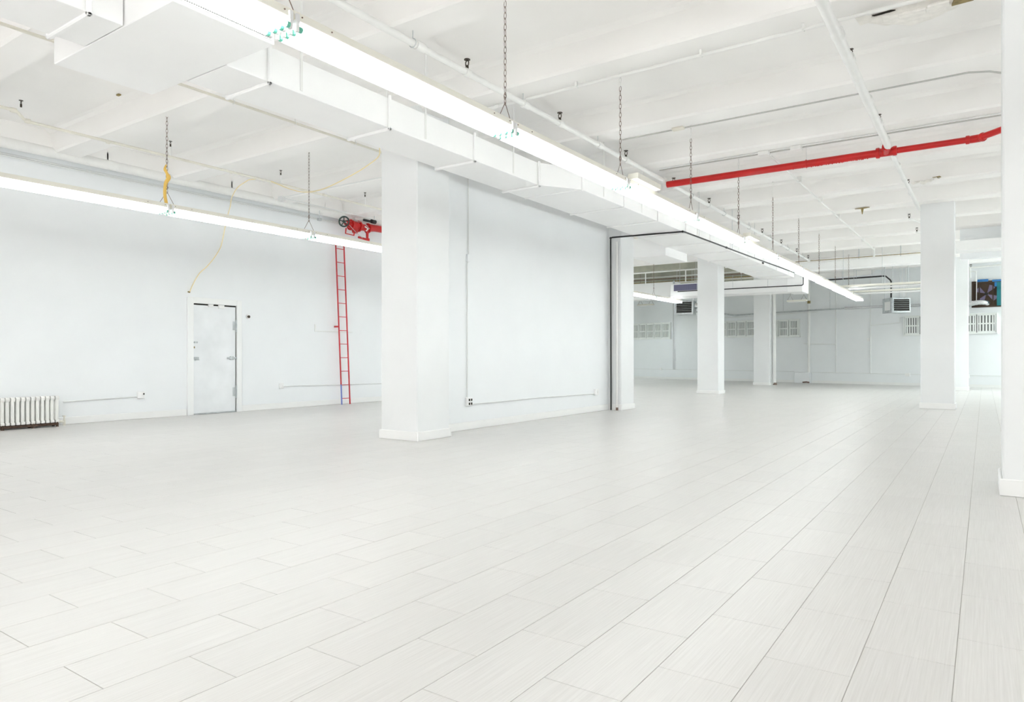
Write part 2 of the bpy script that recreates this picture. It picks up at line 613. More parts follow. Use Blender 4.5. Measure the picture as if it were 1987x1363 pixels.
# main run, right of the duct
runA = []
for k in range(-3, 10):
    y = 2.77 + PITCH * k
    z = 3.250 - max(0, y - 12) * 0.0055
    if k < -1:
        lab = 'lit fluorescent fixture of the long main run, behind the camera'
        g = 'main run fixtures behind the camera'
    elif k == -1:
        lab = 'lit fluorescent fixture cut off by the top edge, beside the slotted duct grille'
        g = 'main run of lit fixtures'
    elif k == 9:
        lab = 'last lit fluorescent fixture at the distant end of the long main run'
        g = 'main run of lit fixtures'
    else:
        lab = '%s whole lit fluorescent fixture of the long main run counting from the top edge' % ORD[k]
        g = 'main run of lit fixtures'
    o = place_fixture(-3.645, y, z, lab, g)
    runA.append((o, y, z))
for i, (o, y, z) in enumerate(runA):
    WPOS[o.name] = Vector(o.location)
    if i >= 3:
        add_chain('rusty forked chain, %s of the main light run counting from the top edge' % ORD[i - 3], 'chains of the main light run', -3.645, y - .01, z + .06, ZS, paint=4.45)
# raised wiring boxes on top of two joints
for (i, L) in ((5, .72), (7, .62)):
    o, y, z = runA[i]
    MB().box(-3.60, -3.46, y + .10, y + .10 + L, z + .061, z + .135, .006).build('wiring_box', 'fixture', o)

# left run
runB = []
for k in range(-2, 8):
    y = 5.20 + 2.45 * k
    z = 3.205
    if k < -1:
        lab = 'lit fluorescent fixture of the left run, outside the left edge'
        g = 'left run fixtures outside the frame'
    elif k == -1:
        lab = 'lit fluorescent fixture of the left run, cut off by the left edge'
        g = 'left run of lit fixtures'
    elif k == 0:
        lab = 'lit fluorescent fixture of the left run hanging above the metal door'
        g = 'left run of lit fixtures'
    elif k == 1:
        lab = 'lit fluorescent fixture of the left run in front of the red ladder top'
        g = 'left run of lit fixtures'
    elif k == 7:
        lab = 'last lit fluorescent fixture of the left run, ending beside a far white column'
        g = 'left run of lit fixtures'
    elif k == 6:
        lab = 'lit fixture of the left run seen just past the end of the partition'
        g = 'left run of lit fixtures'
    else:
        lab = 'lit fluorescent fixture of the left run, hidden behind the partition wall'
        g = 'left run fixtures behind the partition'
    o = place_fixture(-9.405, y, z, lab, g)
    runB.append((o, y, z))
for i, (o, y, z) in enumerate(runB):
    if i in (2, 3, 8, 9):
        add_chain({2: 'forked chain of the left light run wrapped by an ochre cord', 3: 'forked chain of the left light run, left of the red valve', 8: 'forked chain of the left light run seen past the partition', 9: 'last forked chain of the left light run beside a far column'}[i], 'chains of the left light run', -9.405, y - .01, z + .06, ZS, paint=4.7)
# unseen right run, added as fill light for floor and ceiling
for k in range(-2, 12):
    place_fixture(2.35, 2.77 + PITCH * k, 3.235, 'added fill light shaped as a fluorescent fixture, right of the frame', 'added fill lights right of the frame', k >= 8)

for k in range(6, 12):  # second unseen run, added to brighten the back wall
    place_fixture(6.8, 2.77 + PITCH * k, 3.235, 'added fill light shaped as a fluorescent fixture, far right of the frame', 'added fill lights far right of the frame', k >= 8)
for k in range(5):  # hidden fixtures added to brighten the rear left bay
    place_fixture(-14.6, 19.6 + PITCH * k, 3.235, 'added fill light shaped as a fluorescent fixture, hidden behind the partition', 'added fill lights hidden behind the partition', k >= 4)

# two unlit fixtures lying across the room at the far end
pro_off = fixture_proto(False)


def cross_fixture(o, x, y, z, label):
    o.rotation_euler = (0, 0, -PI / 2)
    o.location = (x, y, z)
    tag(o, label, 'light', 'unlit fixtures hung across the far end')
    return o


offs = [pro_off, None, copy_tree(pro_off)]
cross_fixture(offs[0], -3.85, 24.0, 3.34, 'nearer unlit white fixture hung crosswise above the end of the lit run')
cross_fixture(offs[2], -4.05, 27.6, 3.46, 'farther unlit white fixture hung crosswise just below the nearer one')
for o, xs, y, z in ((offs[0], (-3.7, -2.6), 24.0, 3.40), (offs[2], (-3.9, -2.9), 27.6, 3.52)):
    m = MB()
    for x in xs:
        ob = MB().tube([(x, y, z), (x, y, ZS)], .006, 5).build('hanger_rod', 'steel')
        ob.parent = o
        ob.matrix_parent_inverse = (Matrix.Translation(o.location) @ Matrix.Rotation(-PI / 2, 4, 'Z')).inverted()

# ================================================================== AIR DUCT
DX0, DX1, DZ0, DZ1 = -6.10, -5.47, 3.70, 4.03
t = thing('air_duct', 'white rectangular sheet metal air duct with raised flanges under the ceiling', 'air duct', (-5.6, 10, DZ0))
WX1 = -5.07
secs = [(-2.2, -.7), (-.7, .87), (.87, 2.42), (2.42, 2.68), (3.55, 3.98), (3.98, 5.54), (5.54, 7.09), (7.09, 8.66)]
for a, b in secs:
    MB().box(DX0, DX1, a + .004, b - .004, DZ0, DZ1, .004).build('duct_section', 'duct', t)
MB().prism([(DX0, 8.66), (DX1, 8.664), (WX1, 9.25), (DX0, 9.25)], DZ0, DZ1).build('flared_section', 'duct', t)
wsec = [9.26, 10.76, 12.22, 13.7, 15.2, 16.7, 18.2, 19.7, 21.2, 22.7, 23.55]
for a, b in zip(wsec[:-1], wsec[1:]):
    MB().box(DX0, WX1, a + .004, b - .004, DZ0, DZ1, .004).build('duct_section', 'duct', t)


def flange(y, x0, x1, both=False, w_=.042, p=.034):
    m = MB()
    m.box(x0 - .03, x1 + p, y - w_ / 2, y + w_ / 2, DZ0 - p, DZ0 - .001, .01)
    m.box(x1 + .001, x1 + p, y - w_ / 2, y + w_ / 2, DZ0 - p, DZ1 + .03, .01)
    m.box(x0 - p, x0 - .001, y - w_ / 2, y + w_ / 2, DZ0 - p, DZ1 + .03, .01)
    m.build('flange', 'duct', t)


for y in (-.7, .87, 2.42, 3.98, 5.54, 7.09, 8.66):
    flange(y, DX0, DX1)
for y in wsec[1:-1]:
    flange(y, DX0, WX1, w_=.03, p=.02)
m = MB()
m.box(WX1 + .001, WX1 + .03, 9.24, 9.275, DZ0 - .03, DZ1 + .03, .008)
m.box(DX0, WX1 + .03, 9.24, 9.275, DZ0 - .012, DZ0 - .001)
m.build('flange', 'duct', t)
# mixing box (plenum) with a slotted grille on its right side
px0, px1, py0, py1, pz1 = -6.69, -4.79, 2.685, 3.545, 4.16
pl = MB().box(px0, px1, py0, py1, DZ0, pz1, .006).build('plenum_box', 'duct', t)
m = MB()
m.box(px1 + .0005, px1 + .014, py0 + .02, py1 - .035, DZ0 + .022, DZ0 + .032)
m.box(px1 + .0005, px1 + .014, py0 + .02, py1 - .035, DZ0 + .40, DZ0 + .42)
n = 44
for i in range(n + 1):
    yy = py0 + .025 + i * (py1 - .04 - py0 - .03) / n
    m.box(px1 + .0005, px1 + .012, yy - .0030, yy + .0030, DZ0 + .030, DZ0 + .41)
g = m.build('grille', 'duct', pl)
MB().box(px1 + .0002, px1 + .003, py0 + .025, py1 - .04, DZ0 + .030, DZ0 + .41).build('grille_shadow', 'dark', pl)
# branch to the left behind the partition end, lower
MB().box(-6.95, DX0 - .002, 15.2, 16.6, 3.50, 3.95, .01).build('side_branch', 'duct', t)
el = []
for i in range(7):
    a = PI / 2 * i / 6
    el.append((-6.10 + .42 * math.sin(a) - .0, 3.70 - .20 * (1 - math.cos(a))))
# hanger straps up to the slab
for y in (1.9, 4.35, 6.15, 8.0, 10.0, 11.5, 14.4, 17.4, 20.4):
    m = MB()
    xr = (DX1 if y < 8.7 else WX1) + .004
    m.box(xr, xr + .004, y - .014, y + .014, DZ0 + .03, ZS).cut()
    m.box(DX0 - .006, DX0 - .002, y - .014, y + .014, DZ0 + .03, ZS).cut()
    m.build_each('hanger_strap', 'pipe_white', t)

# crossing duct at the far end, with a finned register
t = thing('crossing_duct', 'long white duct box crossing at the far end of the main duct', 'air duct', (-7.1, 24.1, 3.26))
MB().box(-9.30, -4.86, 23.62, 24.5, 3.28, 3.72, .01).build('duct_body', 'duct', t)
MB().box(-5.3, -4.84, 23.58, 24.55, 3.24, 4.03, .01).build('end_box', 'duct', t)
rg = MB().box(-9.20, -8.20, 23.600, 23.617, 3.46, 3.74, .004).build('register', 'duct', t)
m = MB()
for i in range(26):
    x = -9.16 + i * .037
    m.box(x, x + .012, 23.585, 23.598, 3.49, 3.71).cut()
m.build_each('fin', 'blue_fin', rg)
MB().box(-9.17, -8.22, 23.594, 23.5995, 3.49, 3.71).build('register_shadow', 'fan_blade', rg)
m = MB()
for x in (-9.1, -8.5, -7.6, -6.9):
    m.tube([(x, 24.0, 3.72), (x, 24.0, ZS)], .008, 5).cut()
m.build_each('hanger_rod', 'steel', t)
t = thing('soffit_box', 'white boxed soffit high on the far left behind the left light run', 'soffit', (-11.8, 26.2, 3.45))
MB().box(-13.8, -10.05, 25.9, 26.6, 3.45, 4.10, .02).build('soffit_body', 'duct', t)
MB().box(-10.09, -10.02, 25.86, 25.898, 3.42, 4.12, .006).build('corner_strip', 'steel', t)

# ================================================================== SPRINKLER PIPES
def sprinkler(m, x, y, z, s=1.0):
    """upright head standing on a pipe whose axis is at z"""
    m.tube([(x, y, z + .02 * s), (x, y, z + .06 * s)], .013 * s, 8)
    m.tube([(x - .014 * s, y, z + .06 * s), (x - .016 * s, y, z + .085 * s), (x, y, z + .105 * s)], .0045 * s, 5)
    m.tube([(x + .014 * s, y, z + .06 * s), (x + .016 * s, y, z + .085 * s), (x, y, z + .105 * s)], .0045 * s, 5)
    m.tube([(x, y, z + .105 * s), (x, y, z + .110 * s)], .026 * s, 10)


def coupling(m, p, d, r, L):
    p = Vector(p); d = Vector(d).normalized()
    m.tube([p - d * L / 2, p - d * L * .3, p + d * L * .3, p + d * L / 2], [r * .93, r, r, r * .93], 10).cut()


def clevis(m, x, y, z, r, ztop):
    m.ring((x, y, z), (0, 1, 0), r, .005, 12, 5)
    m.tube([(x, y, z + r), (x, y, ztop)], .005, 5).cut()


def heads(t, pts, s=1.0):
    for (x, y, z) in pts:
        m = MB()
        sprinkler(m, x, y, z, s)
        m.build('sprinkler_head', 'bronze', t, smooth=False)


MX, MZ = -4.84, 4.37
t = thing('sprinkler_pipe', 'main white sprinkler pipe running beside the bright light run', 'pipe', (MX, 9, MZ))
MB().tube([(MX, -5, MZ), (MX, 12, MZ), (MX, 24.7, MZ)], [.036, .036, .028], 12).build('pipe_run', 'pipe_white', t, smooth=True)
hy = [1.9, 4.05, 6.15, 8.22, 10.35, 12.45, 14.48, 16.61, 18.74, 20.81, 22.8, 24.5]
m = MB()
for y in hy:
    coupling(m, (MX, y, MZ), (0, 1, 0), .05, .09)
for y in (5.35, 7.35, 9.4, 11.95):
    coupling(m, (MX, y, MZ), (0, 1, 0), .052, .12)
m.build_each('coupling', 'pipe_white', t, smooth=True)
heads(t, [(MX, y, MZ) for y in hy], 1.4)
m = MB()
for y in (3.3, 5.25, 7.3, 9.35, 13.4, 15.5, 17.5, 19.55, 21.6, 23.65):
    clevis(m, MX, y, MZ, .045, ZB)
m.build_each('clevis_hanger', 'steel', t)

t = thing('branch_pipe', 'thin white pipe along the underside of the second ceiling beam', 'pipe', (-2, 7.4, 4.46))
MB().tube([(MX, 7.38, 4.45), (3, 7.38, 4.45)], .019, 10).build('pipe_run', 'pipe_white', t, smooth=True)
m = MB()
for x in (-4.1, -2.55, -1.5):
    m.ring((x, 7.38, 4.45), (1, 0, 0), .024, .006, 10, 5)
    m.box(x - .012, x + .012, 7.34, 7.36, 4.44, ZB - .001).cut()
m.build_each('pipe_clip', 'pipe_white', t)
t = thing('stub_pipe', 'short white pipe stub between the light run and the main sprinkler pipe', 'pipe', (-5.6, 7.4, 4.46))
MB().tube([(MX - .06, 7.38, 4.45), (-6.0, 7.38, 4.45)], .022, 10).build('pipe_run', 'pipe_white', t, smooth=True)
m = MB()
coupling(m, (-5.3, 7.38, 4.45), (1, 0, 0), .03, .06)
m.build_each('coupling', 'pipe_white', t, smooth=True)

t = thing('electrical_conduit', 'thin conduit along the third beam, bending near the right edge column', 'conduit', (-2, 9.7, 4.48))
MB().tube([(-4.6, 9.70, 4.487), (-.15, 9.70, 4.487), (.05, 9.80, 4.487), (.75, 10.6, 4.487)], .011, 6).build('conduit_run', 'conduit_shaded', t)
m = MB().box(-3.78, -3.60, 9.62, 9.71, 4.46, ZB - .001, .01)
m.build('junction_box', 'pipe_cream', t)
t = thing('twin_conduit', 'pair of thin conduits along the fourth beam above the red pipe', 'conduit', (-1, 11.7, 4.48))
MB().tube([(-4.8, 11.67, 4.487), (3, 11.67, 4.487)], .011, 6).build('conduit_run', 'conduit_shaded', t)
MB().tube([(-4.8, 11.57, 4.487), (3, 11.57, 4.487)], .011, 6).build('conduit_run', 'conduit', t)
for x in (-2.95, -2.45):
    MB().box(x - .10, x + .06, 11.53, 11.67, 4.43, ZB - .001, .008).build('junction_box', 'pipe_white', t)

# red fire main
RZ, RYY = 4.30, 12.0
t = thing('fire_pipe', 'bright red fire sprinkler main crossing the ceiling on the right', 'pipe', (-2.4, RYY, RZ))
MB().tube([(MX + .05, RYY, RZ), (-1.25, RYY, RZ)], .058, 14).build('pipe_run', 'red', t, smooth=True)
MB().tube([(-1.25, RYY, RZ), (-.08, RYY, RZ), (.30, 11.66, RZ + .01), (2.0, 10.1, RZ + .02)], .046, 14).build('pipe_run', 'red', t, smooth=True)
m = MB()
coupling(m, (-1.36, RYY, RZ), (1, 0, 0), .082, .055)
coupling(m, (-1.25, RYY, RZ), (1, 0, 0), .066, .26)
coupling(m, (-1.13, RYY, RZ), (1, 0, 0), .074, .055)
m.tube([(-1.25, RYY, RZ), (-1.22, RYY - .22, RZ + .03)], .062, 12)
m.build('tee_fitting', 'red', t, smooth=True)
m = MB()
coupling(m, (-.20, RYY, RZ), (1, 0, 0), .062, .05)
coupling(m, (-.10, RYY, RZ), (1, -.1, 0), .056, .16)
coupling(m, (-.02, RYY - .04, RZ), (.75, -.66, 0), .064, .05)
m.build('elbow_fitting', 'red', t, smooth=True)
m = MB()
m.ring((-2.40, RYY, RZ), (1, 0, 0), .064, .008, 14, 5)
m.build('pipe_hanger', 'red', t)
m = MB().tube([(-2.40, RYY, RZ + .06), (-2.40, RYY, ZS)], .007, 5)
m.build('hanger_rod', 'pipe_white', t)
m = MB()
for i in range(40):   # drips of thick paint along the underside
    x = -1.5 - i * .028 - random.uniform(0, .01)
    s = random.uniform(.006, .017)
    m.tube([(x, RYY - .01, RZ - .045), (x, RYY - .01, RZ - .06 - s * .6)], [s * 1.2, s * .5], 6)
m.build('paint_drips', 'red', t, smooth=True, kind='stuff')

# white standpipe running away on the right
WX, WZ = -1.20, 4.35
t = thing('overhead_pipe', 'thick white overhead pipe meeting the red main at its tee', 'pipe', (WX, 8, WZ))
MB().tube([(WX, -4, WZ), (WX, RYY - .20, WZ - .02)], .052, 12).build('pipe_run', 'pipe_white', t, smooth=True)
MB().tube([(WX, RYY + .06, WZ - .01), (WX + .02, 17.62, WZ + .03)], .034, 12).build('pipe_run', 'pipe_white', t, smooth=True)
m = MB()
for y, r in ((6.4, .06), (7.45, .066), (8.15, .064), (9.6, .062), (10.6, .066), (11.5, .062)):
    coupling(m, (WX, y, WZ), (0, 1, 0), r, .14)
for y in (13.2, 14.3, 15.6):
    coupling(m, (WX + .005, y, WZ + .01), (0, 1, 0), .046, .16)
m.build_each('coupling', 'pipe_white', t, smooth=True)
heads(t, [(WX + .01, 8.22, WZ + .02), (WX + .01, 10.66, WZ + .02), (WX + .02, 14.9, WZ + .02)], 1.0)

t = thing('thin_pipe', 'thin white pipe running away under the beams below the red main', 'pipe', (-2.85, 16, 4.42))
MB().tube([(-2.87, 11.62, 4.42), (-2.83, 18, 4.42), (-2.78, 23.6, 4.42)], .016, 8).build('pipe_run', 'pipe_white', t, smooth=True)
MB().tube([(-2.78, 23.6, ZB - .001), (-2.78, 23.6, 4.20)], .03, 8).build('drop_pipe', 'pipe_white', t, smooth=True)
m = MB()
for y in (13.6, 15.6, 17.7, 19.7, 21.7):
    m.box(-2.88, -2.80, y - .03, y + .03, 4.40, ZB - .001).cut()
m.build_each('pipe_clip', 'pipe_white', t)
t = thing('short_branch_pipe', 'short white branch with two black sprinkler heads left of the beam column', 'pipe', (-1.4, 20, 4.4))
MB().tube([(-1.46, 18.7, 4.40), (-1.2, 19.6, 4.40)], .02, 8).build('pipe_run', 'pipe_white', t, smooth=True)
MB().tube([(-1.46, 20.8, 4.40), (-1.2, 21.6, 4.40)], .02, 8).build('pipe_run', 'pipe_white', t, smooth=True)
heads(t, [(-1.47, 18.8, 4.40), (-1.46, 20.9, 4.40)], 1.2)
MB().tube([(-1.2, 19.5, 4.40), (-1.2, 19.5, ZB - .001)], .006, 5).build('pipe_clip', 'pipe_white', t)
MB().tube([(-1.2, 21.5, 4.40), (-1.2, 21.5, ZB - .001)], .006, 5).build('pipe_clip', 'pipe_white', t)

# left sprinkler pipe
t = thing('left_sprinkler_pipe', 'thin cream sprinkler pipe with an offset, above the left light run', 'pipe', (-10.8, 8, 4.38))
MB().tube([(-10.55, -3, 4.40), (-10.55, 3.74, 4.40), (-10.57, 3.80, 4.40), (-10.80, 3.97, 4.385), (-10.84, 4.03, 4.38), (-10.85, 6, 4.38), (-10.92, 11, 4.38), (-10.92, 18.9, 4.38)], .021, 10).build('pipe_run', 'pipe_cream', t, smooth=True)
m = MB()
coupling(m, (-10.56, 3.76, 4.40), (0, 1, 0), .032, .07)
coupling(m, (-10.82, 4.02, 4.38), (.3, 1, 0), .032, .07)
for y in (5.1, 7.15, 9.2, 11.2):
    coupling(m, (-10.88, y, 4.38), (0, 1, 0), .027, .05)
m.build_each('coupling', 'pipe_cream', t, smooth=True)
m = MB()
for y in (6.06, 8.18, 10.31, 12.4):
    m.tube([(-10.875, y, 4.38), (-10.875, y, 4.56)], .012, 6).cut()
m.build_each('riser', 'pipe_white', t)
heads(t, [(-10.54, 3.84, 4.44), (-10.875, 6.06, 4.53), (-10.875, 8.18, 4.53), (-10.875, 10.31, 4.53), (-10.875, 12.4, 4.53)], 1.0)

# pipe left of the duct
t = thing('duct_side_pipe', 'cream pipe with clips running left of the air duct to the near column', 'pipe', (-7.85, 6, 4.38))
MB().tube([(-7.86, -3, 4.38), (-7.86, 18, 4.38)], .017, 10).build('pipe_run', 'pipe_cream', t, smooth=True)
m = MB()
for y in (3.2, 5.2, 6.15, 7.25, 9.2):
    m.ring((-7.86, y, 4.38), (0, 1, 0), .024, .005, 10, 5)
    m.tube([(-7.86, y, 4.40), (-7.86, y, ZB - .001)], .006, 5).cut()
m.build_each('pipe_clip', 'pipe_white', t)

# big wall pipe high on the left wall
t = thing('header_pipe', 'big white insulated pipe in the corner of left wall and ceiling', 'pipe', (-12.6, 7, 4.45))
MB().tube([(-12.63, -6.8, 4.50), (-12.63, 13.2, 4.50), (-12.63, 18.9, 4.50)], .085, 14).build('pipe_run', 'pipe_white', t, smooth=True)
for z in (4.36, 4.33):
    MB().tube([(-12.76, -6.8, z), (-12.76, 18.9, z)], .012, 6).build('conduit_run', 'conduit', t)
m = MB()
for y in (3.4, 5.9, 8.3, 10.7):
    m.box(-12.66, -12.60, y - .012, y + .012, 4.58, ZB + .2).cut()
m.build_each('hanger_strap', 'pipe_white', t)

# ceiling conduit near the left wall with a box
t = thing('corner_conduit', 'thin conduit with a small grey box near the left ceiling corner', 'conduit', (-11.8, 9, 4.42))
MB().tube([(-11.87, 8.98, 4.42), (-7.2, 9.02, 4.42)], .010, 6).build('conduit_run', 'conduit', t)
MB().tube([(-11.85, 9.0, 4.40), (-11.95, 12.5, 4.40)], .010, 6).build('conduit_run', 'conduit', t)
m = MB()
m.box(-11.93, -11.81, 8.90, 9.0, 4.33, 4.43, .006)
m.build('junction_box', 'conduit', t)
m = MB()
m.tube([(-12.2, 10.2, 4.40), (-12.2, 10.2, 4.22)], .008, 6)
m.box(-12.24, -12.16, 10.16, 10.24, 4.17, 4.23, .006)
m.build('drop_box', 'steel', t)

# ================================================================== LEFT WALL ITEMS
# door
t = thing('door_1', 'scuffed white metal door in the left wall with a heavy frame', None, (XL, 8.03, 0), kind='structure')
m = MB()
m.box(XL, XL + .05, 7.455, 7.575, 0, 2.31, .006)
m.box(XL, XL + .05, 8.52, 8.635, 0, 2.31, .006)
m.box(XL, XL + .05, 7.575, 8.52, 2.195, 2.31, .006)
m.build('frame', 'door_frame', t)
MB().box(XL + .0005, XL + .004, 7.575, 8.52, 0, 2.195).build('gap_shadow', 'dark', t)  # dark plate painted as the shade in the gaps around the leaf
lf = MB().box(XL + .005, XL + .032, 7.583, 8.492, .03, 2.165, .003).build('leaf', 'door', t)
for z in (1.78, .42):
    m = MB()
    m.tube([(XL + .045, 8.505, z - .13), (XL + .045, 8.505, z + .13)], .016, 8)
    m.box(XL + .032, XL + .037, 8.43, 8.505, z - .09, z + .09)
    m.build('hinge', 'steel', lf)
m = MB()
m.box(XL + .033, XL + .052, 8.30, 8.52, 1.10, 1.135, .004)
m.box(XL + .033, XL + .06, 8.36, 8.44, 1.085, 1.15, .004)
m.build('slide_bolt', 'steel', lf)
m = MB()
m.box(XL + .033, XL + .055, 7.585, 7.68, 1.09, 1.14, .004)
m.tube([(XL + .033, 7.60, 1.08), (XL + .075, 7.60, 1.08), (XL + .078, 7.67, 1.08)], .008, 6)
m.build('latch', 'steel', lf)
m = MB()
m.box(XL + .033, XL + .05, 7.585, 7.66, 1.41, 1.445, .004)
m.tube([(XL + .033, 7.595, 1.425), (XL + .06, 7.595, 1.425)], .016, 8)
m.build('deadbolt', 'steel', lf)
MB().box(XL + .033, XL + .045, 7.583, 7.60, 1.31, 1.345).build('strike_plate', 'stain', lf)
m = MB()
m.box(XL + .033, XL + .07, 7.88, 7.98, 2.14, 2.19, .004).cut()
m.box(XL + .033, XL + .07, 8.10, 8.22, 2.12, 2.19, .004).cut()
m.build_each('door_stop', 'plate', lf)
MB().box(XL + .004, XL + .034, 7.578, 8.50, .004, .03).build('kick_strip', 'steel', t)

# radiator
t = thing('radiator', 'white cast iron column radiator with rusty feet at the left edge', 'radiator', (-12.62, 4.6, 0))
yr = 5.115
nsec = 18
for i in range(nsec):
    yc = yr - .033 - i * .0695
    m = MB()
    for (xx) in (-12.555, -12.665):
        m.tube([(xx, yc, .075), (xx, yc, .11), (xx, yc, .44), (xx, yc, .475)], [.020, .0265, .0265, .020], 8)
    pts = [(-12.525, .07), (-12.695, .07), (-12.70, .10), (-12.685, .115), (-12.535, .115), (-12.52, .10)]
    m.extrude(pts, 'y', yc - .024, yc + .024)
    pts = [(-12.525, .44), (-12.695, .44), (-12.70, .475), (-12.675, .502), (-12.545, .502), (-12.52, .475)]
    m.extrude(pts, 'y', yc - .026, yc + .026)
    m.build('section', 'radiator', t, smooth=True)
m = MB()
m.tube([(-12.61, yr, .092), (-12.61, yr - nsec * .0695, .092)], .026, 8).cut()
m.tube([(-12.61, yr, .475), (-12.61, yr - nsec * .0695, .475)], .020, 8).cut()
m.build_each('hub_pipe', 'rad_rust', t)
for i in (0, 5, 11, 17):
    yc = yr - .033 - i * .0695
    for xx in (-12.535, -12.685):
        MB().tube([(xx, yc, 0), (xx, yc, .02), (xx, yc, .075)], [.024, .018, .016], 8).build('foot', 'rad_rust', t)
MB().box(-12.70, -12.53, yr - nsec * .0695, yr - .01, .022, .06, .008).build('drip_bar', 'rad_rust', t)
m = MB()
m.tube([(-12.61, yr, .07), (-12.61, yr + .10, .07)], .02, 8)
m.tube([(-12.61, yr + .10, 0), (-12.61, yr + .10, .10)], .022, 8)
m.tube([(-12.61, yr + .10, .10), (-12.61, yr + .10, .15)], .010, 6)
m.tube([(-12.61, yr + .10, .15), (-12.61, yr + .10, .165)], .03, 8)
m.build('valve', 'pipe_cream', t)


def outlet(name, label, x, y, z, sy=.075, sz=.115, dots=(), dark='dark', group='wall outlets'):
    t = thing(name, label, 'outlet', (x, y, z), group)
    MB().box(x, x + .045, y - sy / 2, y + sy / 2, z - sz / 2, z + sz / 2, .006).build('cover', 'plate', t)
    for dy, dz, s in dots:
        MB().box(x + .0445, x + .052, y + dy - s, y + dy + s, z + dz - s * 1.2, z + dz + s * 1.2, .003).build('socket', dark, t)
    return t


t = outlet('power_outlet', 'white outlet box with one dark plug between radiator and door', XL, 6.56, .44, .13, .12, [(.045, .02, .012)])
MB().tube([(XL + .02, 6.50, .415), (XL + .02, 5.27, .385)], .009, 6).build('conduit', 'conduit', t)
t = outlet('power_outlet', 'small white outlet box right of the door with conduit to the ladder', XL, 9.63, .50, .10, .12, [(0.02, .0, .008)], 'conduit')
MB().tube([(XL + .02, 9.66, .49), (XL + .02, 13.6, .445)], .009, 6).build('conduit', 'conduit', t)
t = thing('door_bell', 'small chrome round knob on the wall right of the door', 'bell', (XL, 8.80, 1.99))
MB().tube([(XL, 8.80, 1.99), (XL + .02, 8.80, 1.99)], .045, 14).build('back_plate', 'plate', t, smooth=True)
MB().tube([(XL + .02, 8.80, 1.99), (XL + .05, 8.80, 1.985), (XL + .055, 8.80, 1.985)], [.022, .03, .018], 12).build('knob', 'bronze', t, smooth=True)
t = thing('painted_ledge', 'faint white painted ledge on the left wall behind the red ladder', 'ledge', (XL, 11.1, 1.8))
MB().box(XL, XL + .03, 10.55, 11.70, 1.73, 1.755, .004).build('board', 'ledge', t)
MB().box(XL, XL + .02, 10.55, 10.58, 1.755, 1.90, .004).build('end_strip', 'ledge', t)

# ladder
t = thing('ladder', 'tall narrow red metal ladder leaning on the left wall', 'ladder', (-12.5, 11.3, 0))
lb = [(-12.62, 11.22, 0), (-12.62, 11.475, 0)]
lt = [(-12.70, 11.10, 3.84), (-12.70, 11.355, 3.84)]
def lerp(a, b, k): return tuple(a[i] + (b[i] - a[i]) * k for i in range(3))
MB().tube([lerp(lb[0], lt[0], .125), lt[0]], .017, 8).build('rail', 'red_ladder', t, smooth=True)
MB().tube([lb[0], lerp(lb[0], lt[0], .125)], .0165, 8).build('rail', 'blue', t, smooth=True)['label'] = 'blue painted foot of the left rail'
MB().tube([lb[1], lt[1]], .017, 8).build('rail', 'red_ladder', t, smooth=True)
for i in range(12):
    k = (.145 + i * .325) / 3.84
    MB().tube([lerp(lb[0], lt[0], k), lerp(lb[1], lt[1], k)], .009, 6).build('rung', 'red_ladder', t)
MB().box(-12.71, -12.64, 11.03, 11.10, 3.80, 3.83, .004).build('top_hook', 'red_ladder', t)
MB().box(-12.79, -12.66, 11.125, 11.16, 1.84, 1.88, .004).build('wall_bracket', 'red_ladder', t)

# red alarm valve with hand wheel, high in the corner
vx, vz = -12.42, 4.30
t = thing('valve_assembly', 'red alarm valve with dark hand wheel high above the ladder', 'valve', (vx, 11.6, vz - .4))
wh = MB()
wc = (vx + .10, 11.02, vz + .0)
wax = (.55, -.83, 0)
wh.ring(wc, wax, .115, .018, 20, 6)
u = Vector(wax).normalized().cross(Vector((0, 0, 1))).normalized()
for i in range(5):
    a = 2 * PI * i / 5 + .3
    wh.tube([wc, Vector(wc) + (u * math.cos(a) + Vector((0, 0, 1)) * math.sin(a)) * .112], .011, 5)
wh.tube([Vector(wc) - Vector(wax) * .02, Vector(wc) + Vector(wax) * .03], .035, 10)
wh.build('hand_wheel', 'wheel', t, smooth=True)
m = MB()
m.tube([wc, (vx, 11.25, vz)], .016, 8)
m.build('wheel_stem', 'steel', t)
m = MB()
m.tube([(vx, 11.14, vz + .02), (vx, 11.2, vz), (vx, 11.32, vz - .02)], [.05, .075, .085], 12)
m.tube([(vx, 11.30, vz - .02), (vx, 11.34, vz - .02)], .13, 14)
m.tube([(vx, 11.34, vz - .02), (vx, 11.44, vz - .04), (vx, 11.54, vz - .02)], [.10, .135, .10], 14)
m.tube([(vx, 11.54, vz - .02), (vx, 11.58, vz - .02)], .135, 14)
m.tube([(vx, 11.45, vz - .08), (vx, 11.45, vz - .20)], [.10, .06], 12)
m.build('valve_body', 'red', t, smooth=True)
m = MB()
m.tube([(vx, 11.58, vz - .02), (vx, 11.85, vz - .02)], .085, 12)
m.tube([(vx, 11.85, vz - .02), (vx, 11.88, vz - .02)], .125, 14)
m.tube([(vx, 11.88, vz), (vx - .02, 12.1, vz + .02), (vx - .05, 12.7, vz + .05)], [.10, .085, .085], 12)
m.build('riser', 'red', t, smooth=True)
m = MB()
m.tube([(vx + .05, 11.78, vz - .05), (vx + .05, 11.80, vz - .16), (vx + .05, 11.80, vz - .33)], [.05, .034, .030], 10)
m.tube([(vx + .05, 11.80, vz - .31), (vx + .05, 11.52, vz - .29)], .028, 10)
m.tube([(vx + .05, 11.82, vz - .28), (vx + .05, 11.82, vz - .36)], .045, 10)
m.build('drain_pipe', 'red', t, smooth=True)
m = MB()
